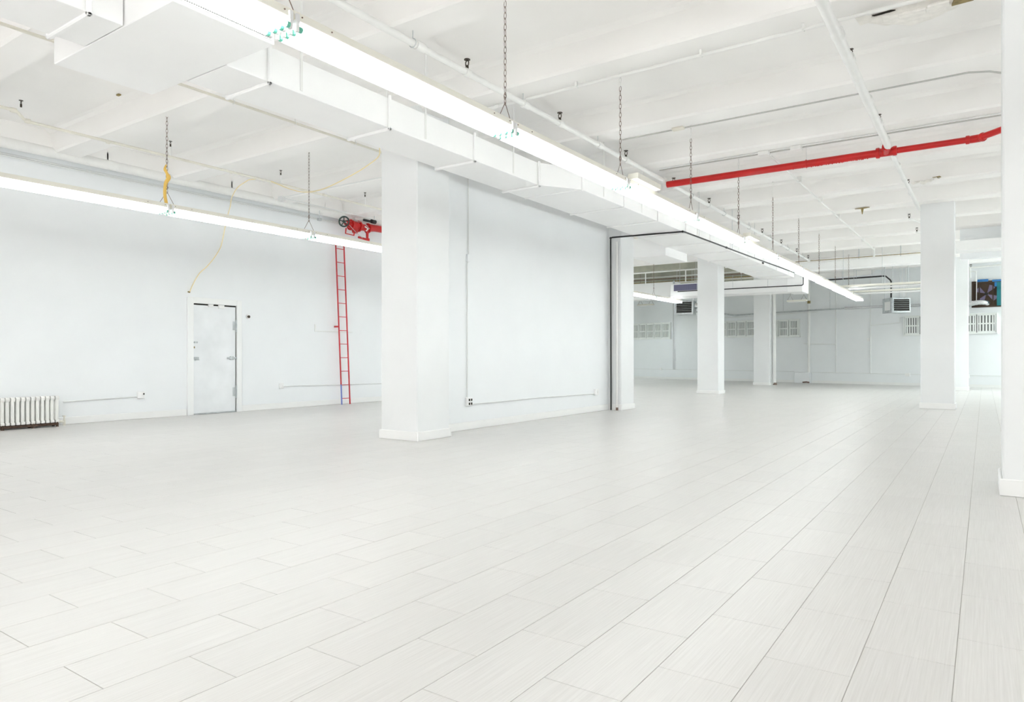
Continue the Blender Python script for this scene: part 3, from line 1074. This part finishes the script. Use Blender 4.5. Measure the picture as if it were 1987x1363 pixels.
m.tube([(vx + .06, 11.12, vz - .13), (vx + .06, 11.10, vz - .26), (vx + .06, 11.36, vz - .27), (vx + .06, 11.38, vz - .15)], .016, 6)
m.build('trim_loop', 'red', t)
m = MB()
m.tube([(vx + .08, 11.2, vz - .05), (vx + .08, 11.42, vz - .2), (vx + .08, 11.62, vz - .30)], .006, 5).cut()
m.tube([(vx + .08, 11.3, vz + .08), (vx + .08, 11.7, vz + .06), (vx + .08, 11.9, vz - .08)], .008, 5).cut()
m.build_each('gauge_tube', 'steel', t)
m = MB()
m.tube([(vx - .02, 11.75, vz + .17), (vx - .02, 11.95, vz + .17)], .03, 8).cut()
m.tube([(vx - .02, 12.0, vz + .18), (vx - .02, 12.14, vz + .18)], .05, 8).cut()
m.build_each('alarm_switch', 'black', t)
m = MB()
m.tube([(vx + .12, 11.66, vz - .02), (vx + .12, 11.76, vz - .06), (vx + .12, 11.70, vz - .12)], .018, 6)
m.build('white_tag', 'plate', t)
m = MB()
m.tube([(vx, 11.45, vz + .1), (vx, 11.45, ZS)], .01, 6).cut()
m.tube([(vx - .02, 12.1, vz + .1), (vx - .02, 12.1, ZS)], .01, 6).cut()
m.build_each('hanger_rod', 'steel', t)

# yellow cords
cpts = [(-12.77, 7.500, 2.396), (-12.77, 7.552, 2.531), (-12.77, 7.692, 2.776), (-12.77, 7.866, 2.948), (-12.77, 8.022, 3.141), (-12.77, 8.158, 3.366), (-12.77, 8.215, 3.583), (-12.77, 8.262, 3.800), (-12.77, 8.296, 3.963), (-12.60, 8.26, 4.18), (-12.45, 8.2, 4.34), (-12.0, 8.02, 4.433), (-11.5, 7.846, 4.436), (-11.1, 7.712, 4.405),
        (-10.9, 7.92, 4.40), (-10.6, 8.145, 4.255), (-10.3, 8.256, 4.169), (-9.8, 8.194, 4.126), (-9.2, 8.026, 4.117), (-8.5, 7.85, 4.159), (-8.1, 7.753, 4.209), (-7.8, 7.684, 4.282), (-7.70, 7.60, 4.40), (-7.68, 7.58, ZB + .02)]
t = thing('extension_cord', 'yellow cord drooping from the ceiling down to above the door', 'cord', (-12.7, 7.5, 2.4))
MB().tube(smooth_path(cpts, 5), .0085, 6).build('cord_run', 'pale_yellow', t, smooth=True)
MB().tube([(-12.80, 7.488, 2.41), (-12.75, 7.488, 2.40)], .014, 8).build('cord_stub', 'stain', t)
t = thing('yellow_cable', 'ochre cord bundle tied to a chain of the left light run', 'cord', (-9.40, 5.15, 3.27))
MB().tube(smooth_path([(-9.38, 5.17, 3.27), (-9.385, 5.15, 3.40), (-9.385, 5.16, 3.55), (-9.38, 5.20, 3.64), (-9.385, 5.18, 3.70), (-9.385, 5.15, 3.76), (-9.385, 5.17, 3.82)], 4), [.022, .022, .022, .022, .022, .022, .022, .022, .024, .026, .026, .028, .03, .03, .028, .022, .018, .018, .02, .022, .018, .014, .012, .010, .008][:25], 8).build('cord_bundle', 'yellow', t, smooth=True)

# ================================================================== PARTITION ITEMS
t = thing('power_outlet', 'four socket outlet with black sockets low on the partition wall', 'outlet', (XP, 8.50, .44), 'wall outlets')
MB().box(XP, XP + .05, 8.435, 8.565, .375, .505, .006).build('cover', 'plate', t)
for dy in (-.02, .035):
    for dz in (-.03, .03):
        MB().box(XP + .0495, XP + .058, 8.50 + dy - .016, 8.50 + dy + .016, .44 + dz - .018, .44 + dz + .018, .003).build('socket', 'dark', t)
MB().tube([(XP + .018, 8.47, .50), (XP + .018, 8.47, 2.60), (XP + .018, 8.50, 2.72), (XP + .018, 8.49, ZB)], .0095, 6).build('riser_conduit', 'conduit', t)
MB().box(XP, XP + .04, 8.455, 8.515, 2.63, 2.75, .008).build('conduit_body', 'wall', t)
MB().tube(smooth_path([(XP + .015, 8.56, .40), (XP + .015, 9.4, .395), (XP + .015, 10.6, .40), (XP + .015, 11.8, .385), (XP + .015, 12.75, .375)], 4), .0085, 6).build('cable', 'conduit', t)
t = thing('power_outlet', 'plain white outlet box near the far end of the partition', 'outlet', (XP, 12.8, .39), 'wall outlets')
MB().box(XP, XP + .045, 12.73, 12.87, .35, .47, .006).build('cover', 'plate', t)
MB().box(XP + .0445, XP + .049, 12.78, 12.82, .38, .44, .002).build('socket', 'conduit', t)

# black gas pipe: up the column, over to the duct, along it, down and left
t = thing('gas_pipe', 'thin black pipe climbing the partition end column and following the duct', 'pipe', (-6.6, 13.37, 0))
bp_ = [(-6.60, 13.365, .0), (-6.62, 13.365, 3.70), (-6.61, 13.365, 3.735), (-6.58, 13.365, 3.75), (-5.09, 13.365, 3.64), (-5.02, 13.38, 3.645), (-4.99, 13.45, 3.65), (-4.93, 18, 3.70), (-4.81, 23.45, 3.74)]
bp_ = [(-6.60, 13.365, .0), (-6.61, 13.365, 3.66), (-6.60, 13.365, 3.69), (-6.57, 13.365, 3.70), (-5.05, 13.365, 3.665), (-5.01, 13.375, 3.665), (-4.99, 13.42, 3.665), (-4.90, 18, 3.69), (-4.80, 23.45, 3.74), (-4.80, 23.52, 3.72), (-4.80, 23.53, 3.66)]
MB().tube(bp_, .0165, 8).build('pipe_run', 'black', t, smooth=True)
MB().tube([(-4.80, 23.53, 3.66), (-4.80, 23.53, 3.47), (-4.84, 23.53, 3.44), (-4.90, 23.53, 3.44), (-9.0, 23.53, 3.46)], .016, 8).build('pipe_run', 'black', t, smooth=True)
m = MB()
for p in ((-6.61, 13.365, 3.69), (-5.01, 13.37, 3.665)):
    m.ring(p, (0, 1, 0), .014, .012, 8, 6).cut()
for y in (16.0, 19.2):
    coupling(m, (-4.94, y, 3.68), (0, 1, 0), .024, .08)
m.build_each('elbow', 'black', t, smooth=True)
m = MB()
for y in (14.2, 16.4, 18.2):
    m.tube([(-4.98 + (y - 13.4) * .018, y, 3.68), (-4.98 + (y - 13.4) * .018, y, ZS)], .005, 5).cut()
for x in (-8.3, -7.05, -5.9):
    m.tube([(x, 23.53, 3.45), (x, 23.53, 3.9)], .006, 5).cut()
m.build_each('hanger_rod', 'steel', t)
t = thing('column_pipe', 'white pipe up the partition end column right of the black pipe', 'pipe', (-6.47, 13.36, 0))
MB().tube([(-6.46, 13.37, 0), (-6.46, 13.37, 3.6)], .022, 8).build('pipe_run', 'pipe_white', t, smooth=True)
MB().tube([(-6.46, 13.37, 0), (-6.46, 13.37, .06)], .028, 8).build('floor_collar', 'rust', t)

# ================================================================== CEILING DAMAGE
def lumpy(name, label, cat, pts, z0, amp, material, patch=None):
    t = thing(name, label, cat, (pts[0][0], pts[0][1], z0))
    return t


t = thing('broken_plaster', 'torn plaster with bare brown patch on a beam at top right', 'plaster', (-.45, 7.6, 4.4))
rnd = random.Random(3)
top = []
n = 16
vsx = []
m = MB()
prev = None
for i in range(n + 1):
    k = i / n
    x = -.95 + k * 1.05
    wv = .10 + .34 * math.sin(PI * min(1, .08 + k * 1.1)) + rnd.uniform(-.03, .03)
    dz = .03 + .05 * math.sin(PI * k) + rnd.uniform(0, .015)
    rowp = [(x, 7.50, ZB - .004), (x, 7.52, ZB - dz), (x, 7.54 + wv * .6, ZB - dz * .9), (x, 7.54 + wv, ZB - .01), (x, 7.52 + wv * .6, ZB + .06)]
    vsx.append(rowp)
vv = [p for r in vsx for p in r]
ff = []
for i in range(n):
    for j in range(4):
        a = i * 5 + j
        ff.append((a, a + 1, a + 6, a + 5))
m._add(vv, ff)
m.build('plaster_lump', 'plaster', t)
MB().prism([(-1.04, 7.44), (-.90, 7.42), (-.92, 7.60), (-1.02, 7.62)], ZB - .05, ZB - .012).build('loose_flake', 'plaster', t)
MB().prism([(-.22, 7.44), (-.08, 7.44), (-.08, 7.56), (-.25, 7.57)], ZB - .10, ZB - .075).build('bare_patch', 'brown', t)
MB().prism([(-.90, 7.50), (-.74, 7.48), (-.70, 7.50), (-.86, 7.535)], ZB - .040, ZB - .030).build('crack', 'dark', t)
for (x0, x1, y_) in ((-.68, -.45, 7.50), (-.44, -.26, 7.47)):
    MB().box(x0, x1, y_, y_ + .10, ZB - .095, ZB - .07, .006).build('lath_board', 'plaster', t)

t = thing('peeling_patch', 'curled patch of peeling ceiling paint below the white overhead pipe', 'peeling paint', (-1.1, 15.6, ZB))
m = MB()
rnd = random.Random(5)
for (cx_, cy_, rr) in ((-1.00, 15.25, .16), (-.86, 15.15, .10), (-.76, 15.05, .09)):
    pts = [(cx_ + math.cos(a * PI / 5) * rr * rnd.uniform(.7, 1.1), cy_ + math.sin(a * PI / 5) * rr * rnd.uniform(.6, 1)) for a in range(10)]
    m._add([(p[0], p[1], ZB - .004 - .05 * rnd.random()) for p in pts] + [(cx_, cy_, ZB - .002)], [(i, (i + 1) % 10, 10) for i in range(10)])
    m.cut()
m.build_each('paint_flake', 'plaster', t)
MB().prism([(-.80, 15.02), (-.68, 14.98), (-.66, 15.08), (-.74, 15.12)], ZB - .012, ZB - .004).build('bare_spot', 'stain', t)
t = thing('rust_stain', 'rusty brown ceiling stain with a drip left of the beam column', 'stain', (-2.3, 17.3, ZB))
m = MB()
m.prism([(-2.42, 17.26), (-2.2, 17.22), (-2.12, 17.26), (-2.28, 17.33)], ZB - .012, ZB - .002)
m.tube([(-2.27, 17.27, ZB), (-2.27, 17.27, ZB - .14)], [.035, .008], 6)
m.build('rust_cone', 'stain', t)
t = thing('rusty_anchor', 'small rusty anchor on the ceiling at upper left', 'anchor', (-10.0, 4.86, ZS))
MB().box(-10.10, -10.03, 4.84, 4.88, ZS - .02, ZS, .004).build('plate', 'stain', t)

# ================================================================== BACK WALL
def louver_window(idx, s0, s1, z0, z1, npan, label):
    t = thing('window_%d' % idx, label, None, FWM @ Vector(((s0 + s1) / 2, 0, z0)), kind='structure')
    fr = MB(FWM)
    fr.box(s0, s1, -.09, -.002, z1 - .045, z1, .004)
    fr.box(s0, s1, -.09, -.002, z0, z0 + .055, .004)
    fr.box(s0, s0 + .04, -.09, -.002, z0, z1, .004)
    fr.box(s1 - .04, s1, -.09, -.002, z0, z1, .004)
    fr.build('frame', 'vent', t)
    MB(FWM).box(s0 + .02, s1 - .02, -.02, -.004, z0 + .03, z1 - .03).build('shadow_sheet', 'vent_back', t)  # dark sheet painted as the shade behind the louvre bars
    pw = (s1 - s0 - .08) / npan
    zm = (z0 + z1) / 2
    for i in range(npan):
        a = s0 + .04 + i * pw
        m = MB(FWM)
        m.box(a + .015, a + .055, -.075, -.022, z0 + .055, z1 - .045)
        m.box(a + pw - .055, a + pw - .015, -.075, -.022, z0 + .055, z1 - .045)
        for z in (z0 + .055, zm - .03, z1 - .09):
            m.box(a + .055, a + pw - .055, -.07, -.025, z, z + .05)
        nb = 5
        ww = pw - .11
        for j in range(nb):
            q = a + .055 + (j + .5) * ww / nb
            m.box(q - ww / nb * .27, q + ww / nb * .27, -.06, -.03, z0 + .08, z1 - .07)
        m.build('louver_panel', 'vent', t)
    return t


louver_window(1, -.46, 2.42, 2.03, 2.88, 6, 'louvred white window panel on the back wall, leftmost of all')
louver_window(2, 4.05, 6.98, 2.03, 2.83, 6, 'louvred white window panel between two far columns')
louver_window(3, 7.02, 8.97, 1.99, 2.80, 4, 'louvred window panel right of the column with the drainpipe')
louver_window(4, 13.05, 14.75, 1.96, 2.75, 3, 'louvred window panel half hidden left of the beam column')
louver_window(5, 14.86, 16.14, 1.98, 2.75, 2, 'louvred window panel below the dark exhaust fan')


def fwall(name, label, cat, s, z, group=None):
    return thing(name, label, cat, FWM @ Vector((s, -.05, z)), group)


t = fwall('outlet_conduit', 'long thin conduit with small boxes low along the back wall', 'conduit', 6, .45)
MB(FWM).tube([(-3.5, -.055, .49), (8.7, -.055, .49)], .013, 6).build('conduit_run', 'conduit', t)
MB(FWM).tube([(9.5, -.055, .47), (12, -.055, .455), (17, -.055, .44)], .013, 6).build('conduit_run', 'conduit', t)
for s, z, w_ in ((1.85, .50, .12), (13.2, .42, .17), (15.24, .40, .08)):
    MB(FWM).box(s - w_ / 2, s + w_ / 2, -.10, -.041, z - .06, z + .07, .008).build('outlet_box', 'plate', t)
t = fwall('riser_pipe', 'white riser pipe with yellow band on the back wall', 'pipe', 9.37, .4)
MB(FWM).tube([(9.37, -.12, .465), (9.37, -.12, ZB - .01)], .055, 10).build('pipe_run', 'pipe_white', t, smooth=True)
MB(FWM).tube([(9.37, -.12, 3.44), (9.37, -.12, 3.56)], .062, 10).build('band', 'stain', t, smooth=True)
MB(FWM).tube([(9.15, -.12, 1.70), (10.47, -.08, 1.66)], .018, 6).build('side_conduit', 'conduit', t)
t = fwall('riser_conduit', 'thin vertical conduit on the back wall right of the riser pipe', 'conduit', 10.47, .4)
MB(FWM).tube([(10.47, -.03, .44), (10.47, -.03, 4.48)], .018, 6).build('conduit_run', 'conduit', t)
t = fwall('angle_conduit', 'vertical conduit with a side run to the half hidden louvred window', 'conduit', 11.83, .4)
MB(FWM).tube([(11.83, -.03, .42), (11.83, -.03, 4.48)], .018, 6).build('conduit_run', 'conduit', t)
MB(FWM).tube([(11.83, -.03, 2.41), (12.90, -.03, 2.49), (12.92, -.03, 2.52), (12.92, -.03, 2.69), (13.1, -.03, 2.70)], .016, 6).build('side_conduit', 'conduit', t)
MB(FWM).box(11.70, 11.78, -.04, 0, 1.78, 1.90, .004).build('switch', 'plate', t)
t = fwall('vertical_conduit', 'thin vertical conduit right of the leftmost louvred window', 'conduit', 2.55, .4)
MB(FWM).tube([(2.55, -.03, .47), (2.55, -.03, 4.4)], .018, 6).build('conduit_run', 'conduit', t)
MB(FWM).tube([(2.64, -.03, .47), (2.64, -.03, 1.5)], .014, 6).build('side_conduit', 'conduit', t)
t = fwall('casing_box', 'low white painted box at the foot of the back wall riser', 'box', 9.1, 0)
MB(FWM).box(8.81, 9.45, -.30, -.041, 0, .46, .01).build('casing', 'wall', t)
MB(FWM).tube([(9.20, -.36, .03), (9.36, -.36, .05), (9.48, -.36, .03)], .03, 8).build('floor_pipe', 'rust', t)

t = fwall('heating_pipe', 'long silver and dark pipe along the back wall above the windows', 'pipe', 9, 3.1)
MB(FWM).tube([(3.8, -.25, 3.34), (5.3, -.25, 3.20), (5.98, -.25, 3.06), (6.7, -.25, 3.08), (9.2, -.25, 3.13), (10.9, -.25, 3.15)], .035, 8).build('pipe_run', 'steel', t, smooth=True)
MB(FWM).tube([(10.9, -.25, 3.15), (12.2, -.25, 3.15), (14.4, -.25, 3.13)], .06, 10).build('foil_pipe', 'chrome', t, smooth=True)
MB(FWM).tube([(4.5, -.22, 3.00), (5.98, -.22, 2.97), (8.0, -.22, 3.02), (9.8, -.22, 3.06)], .014, 6).build('return_line', 'conduit', t)
m = MB(FWM)
for s in (8.3, 10.3):
    m.tube([(s, -.25, 3.12), (s, -.25, 3.9)], .008, 5).cut()
m.build_each('hanger_rod', 'steel', t)

t = thing('far_column_pipe', 'white drainpipe standing right of the distant column', 'pipe', (-7.02, 29.2, 0))
MB().tube([(-7.00, 28.9, 0), (-7.00, 28.9, 3.6), (-7.05, 28.9, 3.75)], .075, 10).build('pipe_run', 'pipe_white', t, smooth=True)
MB().tube([(-7.00, 28.9, .32), (-7.00, 28.9, .44)], .085, 10).build('coupling', 'pipe_white', t, smooth=True)
MB().tube([(-7.00, 28.9, 0), (-6.93, 28.84, .05)], .07, 8).build('foot_elbow', 'rust', t)


def heater(label, x, y, z, rz, flip=False):
    T = Matrix.Translation((x, y, z)) @ Matrix.Rotation(rz, 4, 'Z')
    t = thing('unit_heater', label, 'heater', (x, y, z), 'hanging unit heaters')
    MB(T).box(-.36, .36, -.30, .30, 0, .56, .012).build('casing', 'steel', t)
    fr = MB(T)
    fr.box(-.34, .34, -.325, -.301, .50, .54)
    fr.box(-.34, .34, -.325, -.301, .02, .06)
    fr.box(-.34, -.30, -.325, -.301, .02, .54)
    fr.box(.30, .34, -.325, -.301, .02, .54)
    fr.build('front_frame', 'steel', t)
    MB(T).box(-.30, .30, -.308, -.301, .06, .50).build('opening_shadow', 'dark', t)  # dark sheet painted as the shade between the louvres
    for i in range(6):
        z_ = .085 + i * .072
        MB(T @ Matrix.Translation((0, -.325, z_)) @ Matrix.Rotation(.6, 4, 'X')).box(-.30, .30, -.028, .012, -.004, .004).build('louver', 'steel', t)
    m = MB(T)
    for sx in (-.3, .3):
        for sy in (-.25, .25):
            m.tube([(sx, sy, .56), (sx, sy, ZS - z)], .008, 5).cut()
    m.build_each('hanger_rod', 'steel', t)
    return t, T


t, T = heater('hanging silver unit heater fed by a black pipe, left of the beam column', -2.72, 29.4, 2.77, math.radians(38))
MB(T).box(-.368, -.3605, -.20, .14, .10, .42).build('side_label', 'plate', t)
t, T = heater('hanging silver unit heater in the far left corner beside a column', -9.95, 26.9, 2.83, math.radians(8))
MB(T).tube([(.36, 0, .35), (.62, 0, .33), (.85, 0, .15)], .12, 12).build('flue_pipe', 'chrome', t, smooth=True)

t = thing('rear_gas_pipe', 'black pipe running high and dropping into the right unit heater', 'pipe', (-3, 29.6, 3.4))
MB().tube([(-5.2, 29.75, 4.20), (-3.15, 29.5, 4.20), (-3.08, 29.5, 4.19), (-2.93, 29.5, 4.04), (-2.90, 29.5, 3.98), (-2.90, 29.5, 3.33)], .028, 8).build('pipe_run', 'black', t, smooth=True)
m = MB()
for x in (-4.6, -4.1, -3.55, -3.2):
    m.tube([(x, 29.7 - (x + 5.2) * .1, 4.20), (x, 29.7 - (x + 5.2) * .1, ZS)], .01, 5).cut()
m.build_each('hanger_rod', 'steel', t)

# far white trough crossing under the beams
t = thing('cable_trough', 'wide white trough crossing the ceiling behind the beam column', 'trough', (-2, 25, 4.0))
MB().box(-5.35, -1.2, 25.0, 25.45, 4.08, 4.34, .015).build('trough_body', 'duct', t)
m = MB()
for x in (-4.6, -3.4, -2.2):
    m.tube([(x, 25.1, 4.34), (x, 25.1, ZS)], .014, 6).cut()
m.build_each('hanger_rod', 'steel', t)
MB().tube([(-5.35, 25.02, 4.40), (-1.2, 25.02, 4.40)], .012, 6).build('cable', 'stain', t)
# group of far ceiling conduits
t = thing('conduit_bundle', 'bundle of thin vertical conduits near the back wall ceiling', 'conduit', (-2.3, 30.2, 3.4))
for x in (-2.62, -2.50, -2.42, -1.95, -1.88, -1.80):
    MB().tube([(x, 30.6, 3.2), (x, 30.6, ZS)], .014, 6).build('conduit_run', 'conduit', t)
# far left ceiling pipes
t = thing('rear_left_pipe', 'white pipe with drops crossing the far left ceiling past the partition', 'pipe', (-11, 24, 4.3))
MB().tube([(-16, 24.05, 4.28), (-8.0, 24.05, 4.28)], .026, 8).build('pipe_run', 'pipe_white', t, smooth=True)
m = MB()
for x in (-10.45, -8.9):
    m.tube([(x, 24.05, 4.28), (x, 24.05, 3.85)], .022, 8).cut()
m.build_each('drop_pipe', 'pipe_white', t)
t = thing('rear_left_conduits', 'rusty conduits bundled under the bare far left beams', 'conduit', (-11, 27, 4.4))
for (y, z, mt) in ((26.2, 4.34, 'conduit'), (27.4, 4.40, 'rust'), (27.6, 4.30, 'stain'), (28.4, 4.36, 'conduit'), (29.2, 4.40, 'pipe_cream')):
    MB().tube([(-18.5, y, z), (-7.4, y, z)], .024, 6).build('conduit_run', mt, t)
for x in (-12.9, -12.3, -11.6):
    MB().box(x - .15, x + .15, 28.0, 28.25, 4.14, 4.32, .02).build('junction_box', 'old_ceiling', t)

# small hanging unlit lamps far away
def small_lamp(label, x, y, z, L=.7):
    t = thing('hanging_lamp', label, 'light', (x, y, z), 'small unlit hanging lamps')
    m = MB()
    m.extrude([(y - .12, z), (y - .07, z + .05), (y + .07, z + .05), (y + .12, z)], 'x', x - L / 2, x + L / 2)
    m.build('shade', 'fixture', t)
    MB().tube([(x - L / 2 + .05, y, z - .02), (x + L / 2 - .05, y, z - .02)], .018, 8).build('tube', 'tube_off', t)
    for s in (-.35, .35):
        m = MB()
        m.tube([(x + s * L - .10, y, z + .05), (x + s * L, y, z + .24), (x + s * L + .10, y, z + .05)], .006, 5)
        m.tube([(x + s * L, y, z + .24), (x + s * L, y, ZS)], .005, 5)
        m.build('wire_hanger', 'rust', t)


small_lamp('small unlit hanging lamp below the left light run at the far end', -11.9, 27.4, 3.33)
small_lamp('small unlit hanging lamp right of the distant drainpipe column', -5.85, 27.6, 3.24)

# exhaust fan by the right edge
t = fwall('exhaust_fan', 'dark exhaust fan with blue tape set in the back wall', 'fan', 15.8, 2.95)
fm = MB(FWM)
fm.box(15.34, 16.75, -.06, -.005, 2.96, 3.05)
fm.box(15.34, 16.75, -.06, -.005, 3.86, 3.93)
fm.box(15.34, 15.40, -.06, -.005, 2.96, 3.93)
fm.box(16.65, 16.75, -.06, -.005, 2.96, 3.93)
for s in (15.56, 15.98):
    fm.box(s, s + .035, -.05, -.03, 3.05, 3.86)
fm.build('timber_frame', 'fan_box', t)
MB(FWM).box(15.40, 16.65, -.012, -.004, 3.05, 3.86).build('backing', 'fan_box', t)
fc = FWM @ Vector((15.80, -.035, 3.45))
m = MB(FWM)
for i in range(4):
    a = PI / 4 + i * PI / 2 + .2
    for (r0, r1) in ((.06, .34),):
        a0, a1 = a - .32, a + .32
        pts = [(15.80 + math.cos(a - .2) * r0, -.040, 3.45 + math.sin(a - .2) * r0), (15.80 + math.cos(a + .2) * r0, -.030, 3.45 + math.sin(a + .2) * r0),
               (15.80 + math.cos(a1) * r1, -.022, 3.45 + math.sin(a1) * r1), (15.80 + math.cos(a) * r1 * 1.05, -.036, 3.45 + math.sin(a) * r1 * 1.05), (15.80 + math.cos(a0) * r1, -.050, 3.45 + math.sin(a0) * r1)]
        m._add(pts, [(0, 1, 2, 3, 4)])
        m._add([(p[0], p[1] + .006, p[2]) for p in pts], [(4, 3, 2, 1, 0)])
    m.cut()
m.build_each('blade', 'fan_blade', t)
MB(FWM).tube([(15.80, -.07, 3.45), (15.80, -.02, 3.45)], .06, 10).build('motor_hub', 'black', t)
m = MB(FWM)
m.box(15.52, 15.86, -.075, -.061, 3.90, 3.99).cut()
m.box(15.98, 16.35, -.075, -.061, 3.88, 3.95).cut()
m.box(16.05, 16.3, -.066, -.061, 3.70, 3.86).cut()
m.build_each('blue_tape', 'tape', t)
MB(FWM).box(16.12, 16.4, -.072, -.061, 3.0, 3.86).build('side_board', 'teal', t)
t = fwall('flexible_duct', 'shiny foil flexible duct curving in front of the exhaust fan', 'flexible duct', 15.3, 3.0)
pth = smooth_path([(14.6, -.35, 3.06), (15.2, -.35, 3.08), (15.62, -.36, 3.13), (15.80, -.30, 3.12), (15.86, -.14, 3.10)], 6)
rr = [.085 + (.008 if i % 2 else 0) for i in range(len(pth))]
MB(FWM).tube(pth, rr, 12).build('foil_hose', 'chrome', t, smooth=True)
MB(FWM).tube([(15.55, -.36, 3.05), (15.56, -.36, 3.98)], .012, 6).build('support_rod', 'pipe_white', t)
t = fwall('sprinkler_drop', 'white sprinkler tee and drop near the exhaust fan', 'pipe', 15.5, 4.0)
MB(FWM).tube([(15.0, -.9, 4.44), (15.46, -.9, 4.36), (17.5, -.9, 4.40)], .03, 8).build('pipe_run', 'pipe_white', t, smooth=True)
MB(FWM).tube([(15.46, -.9, 4.36), (15.46, -.9, 4.00)], .035, 8).build('drop_pipe', 'pipe_white', t, smooth=True)
MB(FWM).tube([(15.46, -.9, 4.22), (15.65, -.9, 4.22), (15.65, -.9, 3.85)], .022, 8).build('side_pipe', 'pipe_white', t, smooth=True)
p = FWM @ Vector((15.49, -.9, 4.32))
heads(t, [(p.x, p.y, p.z)], 1.4)

# right hand soffit beyond the beam column
t = thing('right_soffit', 'white rounded soffit box right of the beam column', 'soffit', (.6, 21.2, 3.85))
prof = []
m = MB()
pts = [(-.64, 3.86), (-.64, 4.03), (-.62, 4.07), (-.58, 4.095), (-.52, 4.10), (2.2, 4.13), (2.2, 3.86)]
m.extrude(pts, 'y', 20.95, 21.6)
m.build('soffit_body', 'duct', t)
MB().box(-.53, 2.2, 21.6, 21.8, 3.70, ZB - .002).build('soffit_panel', 'wall', t)
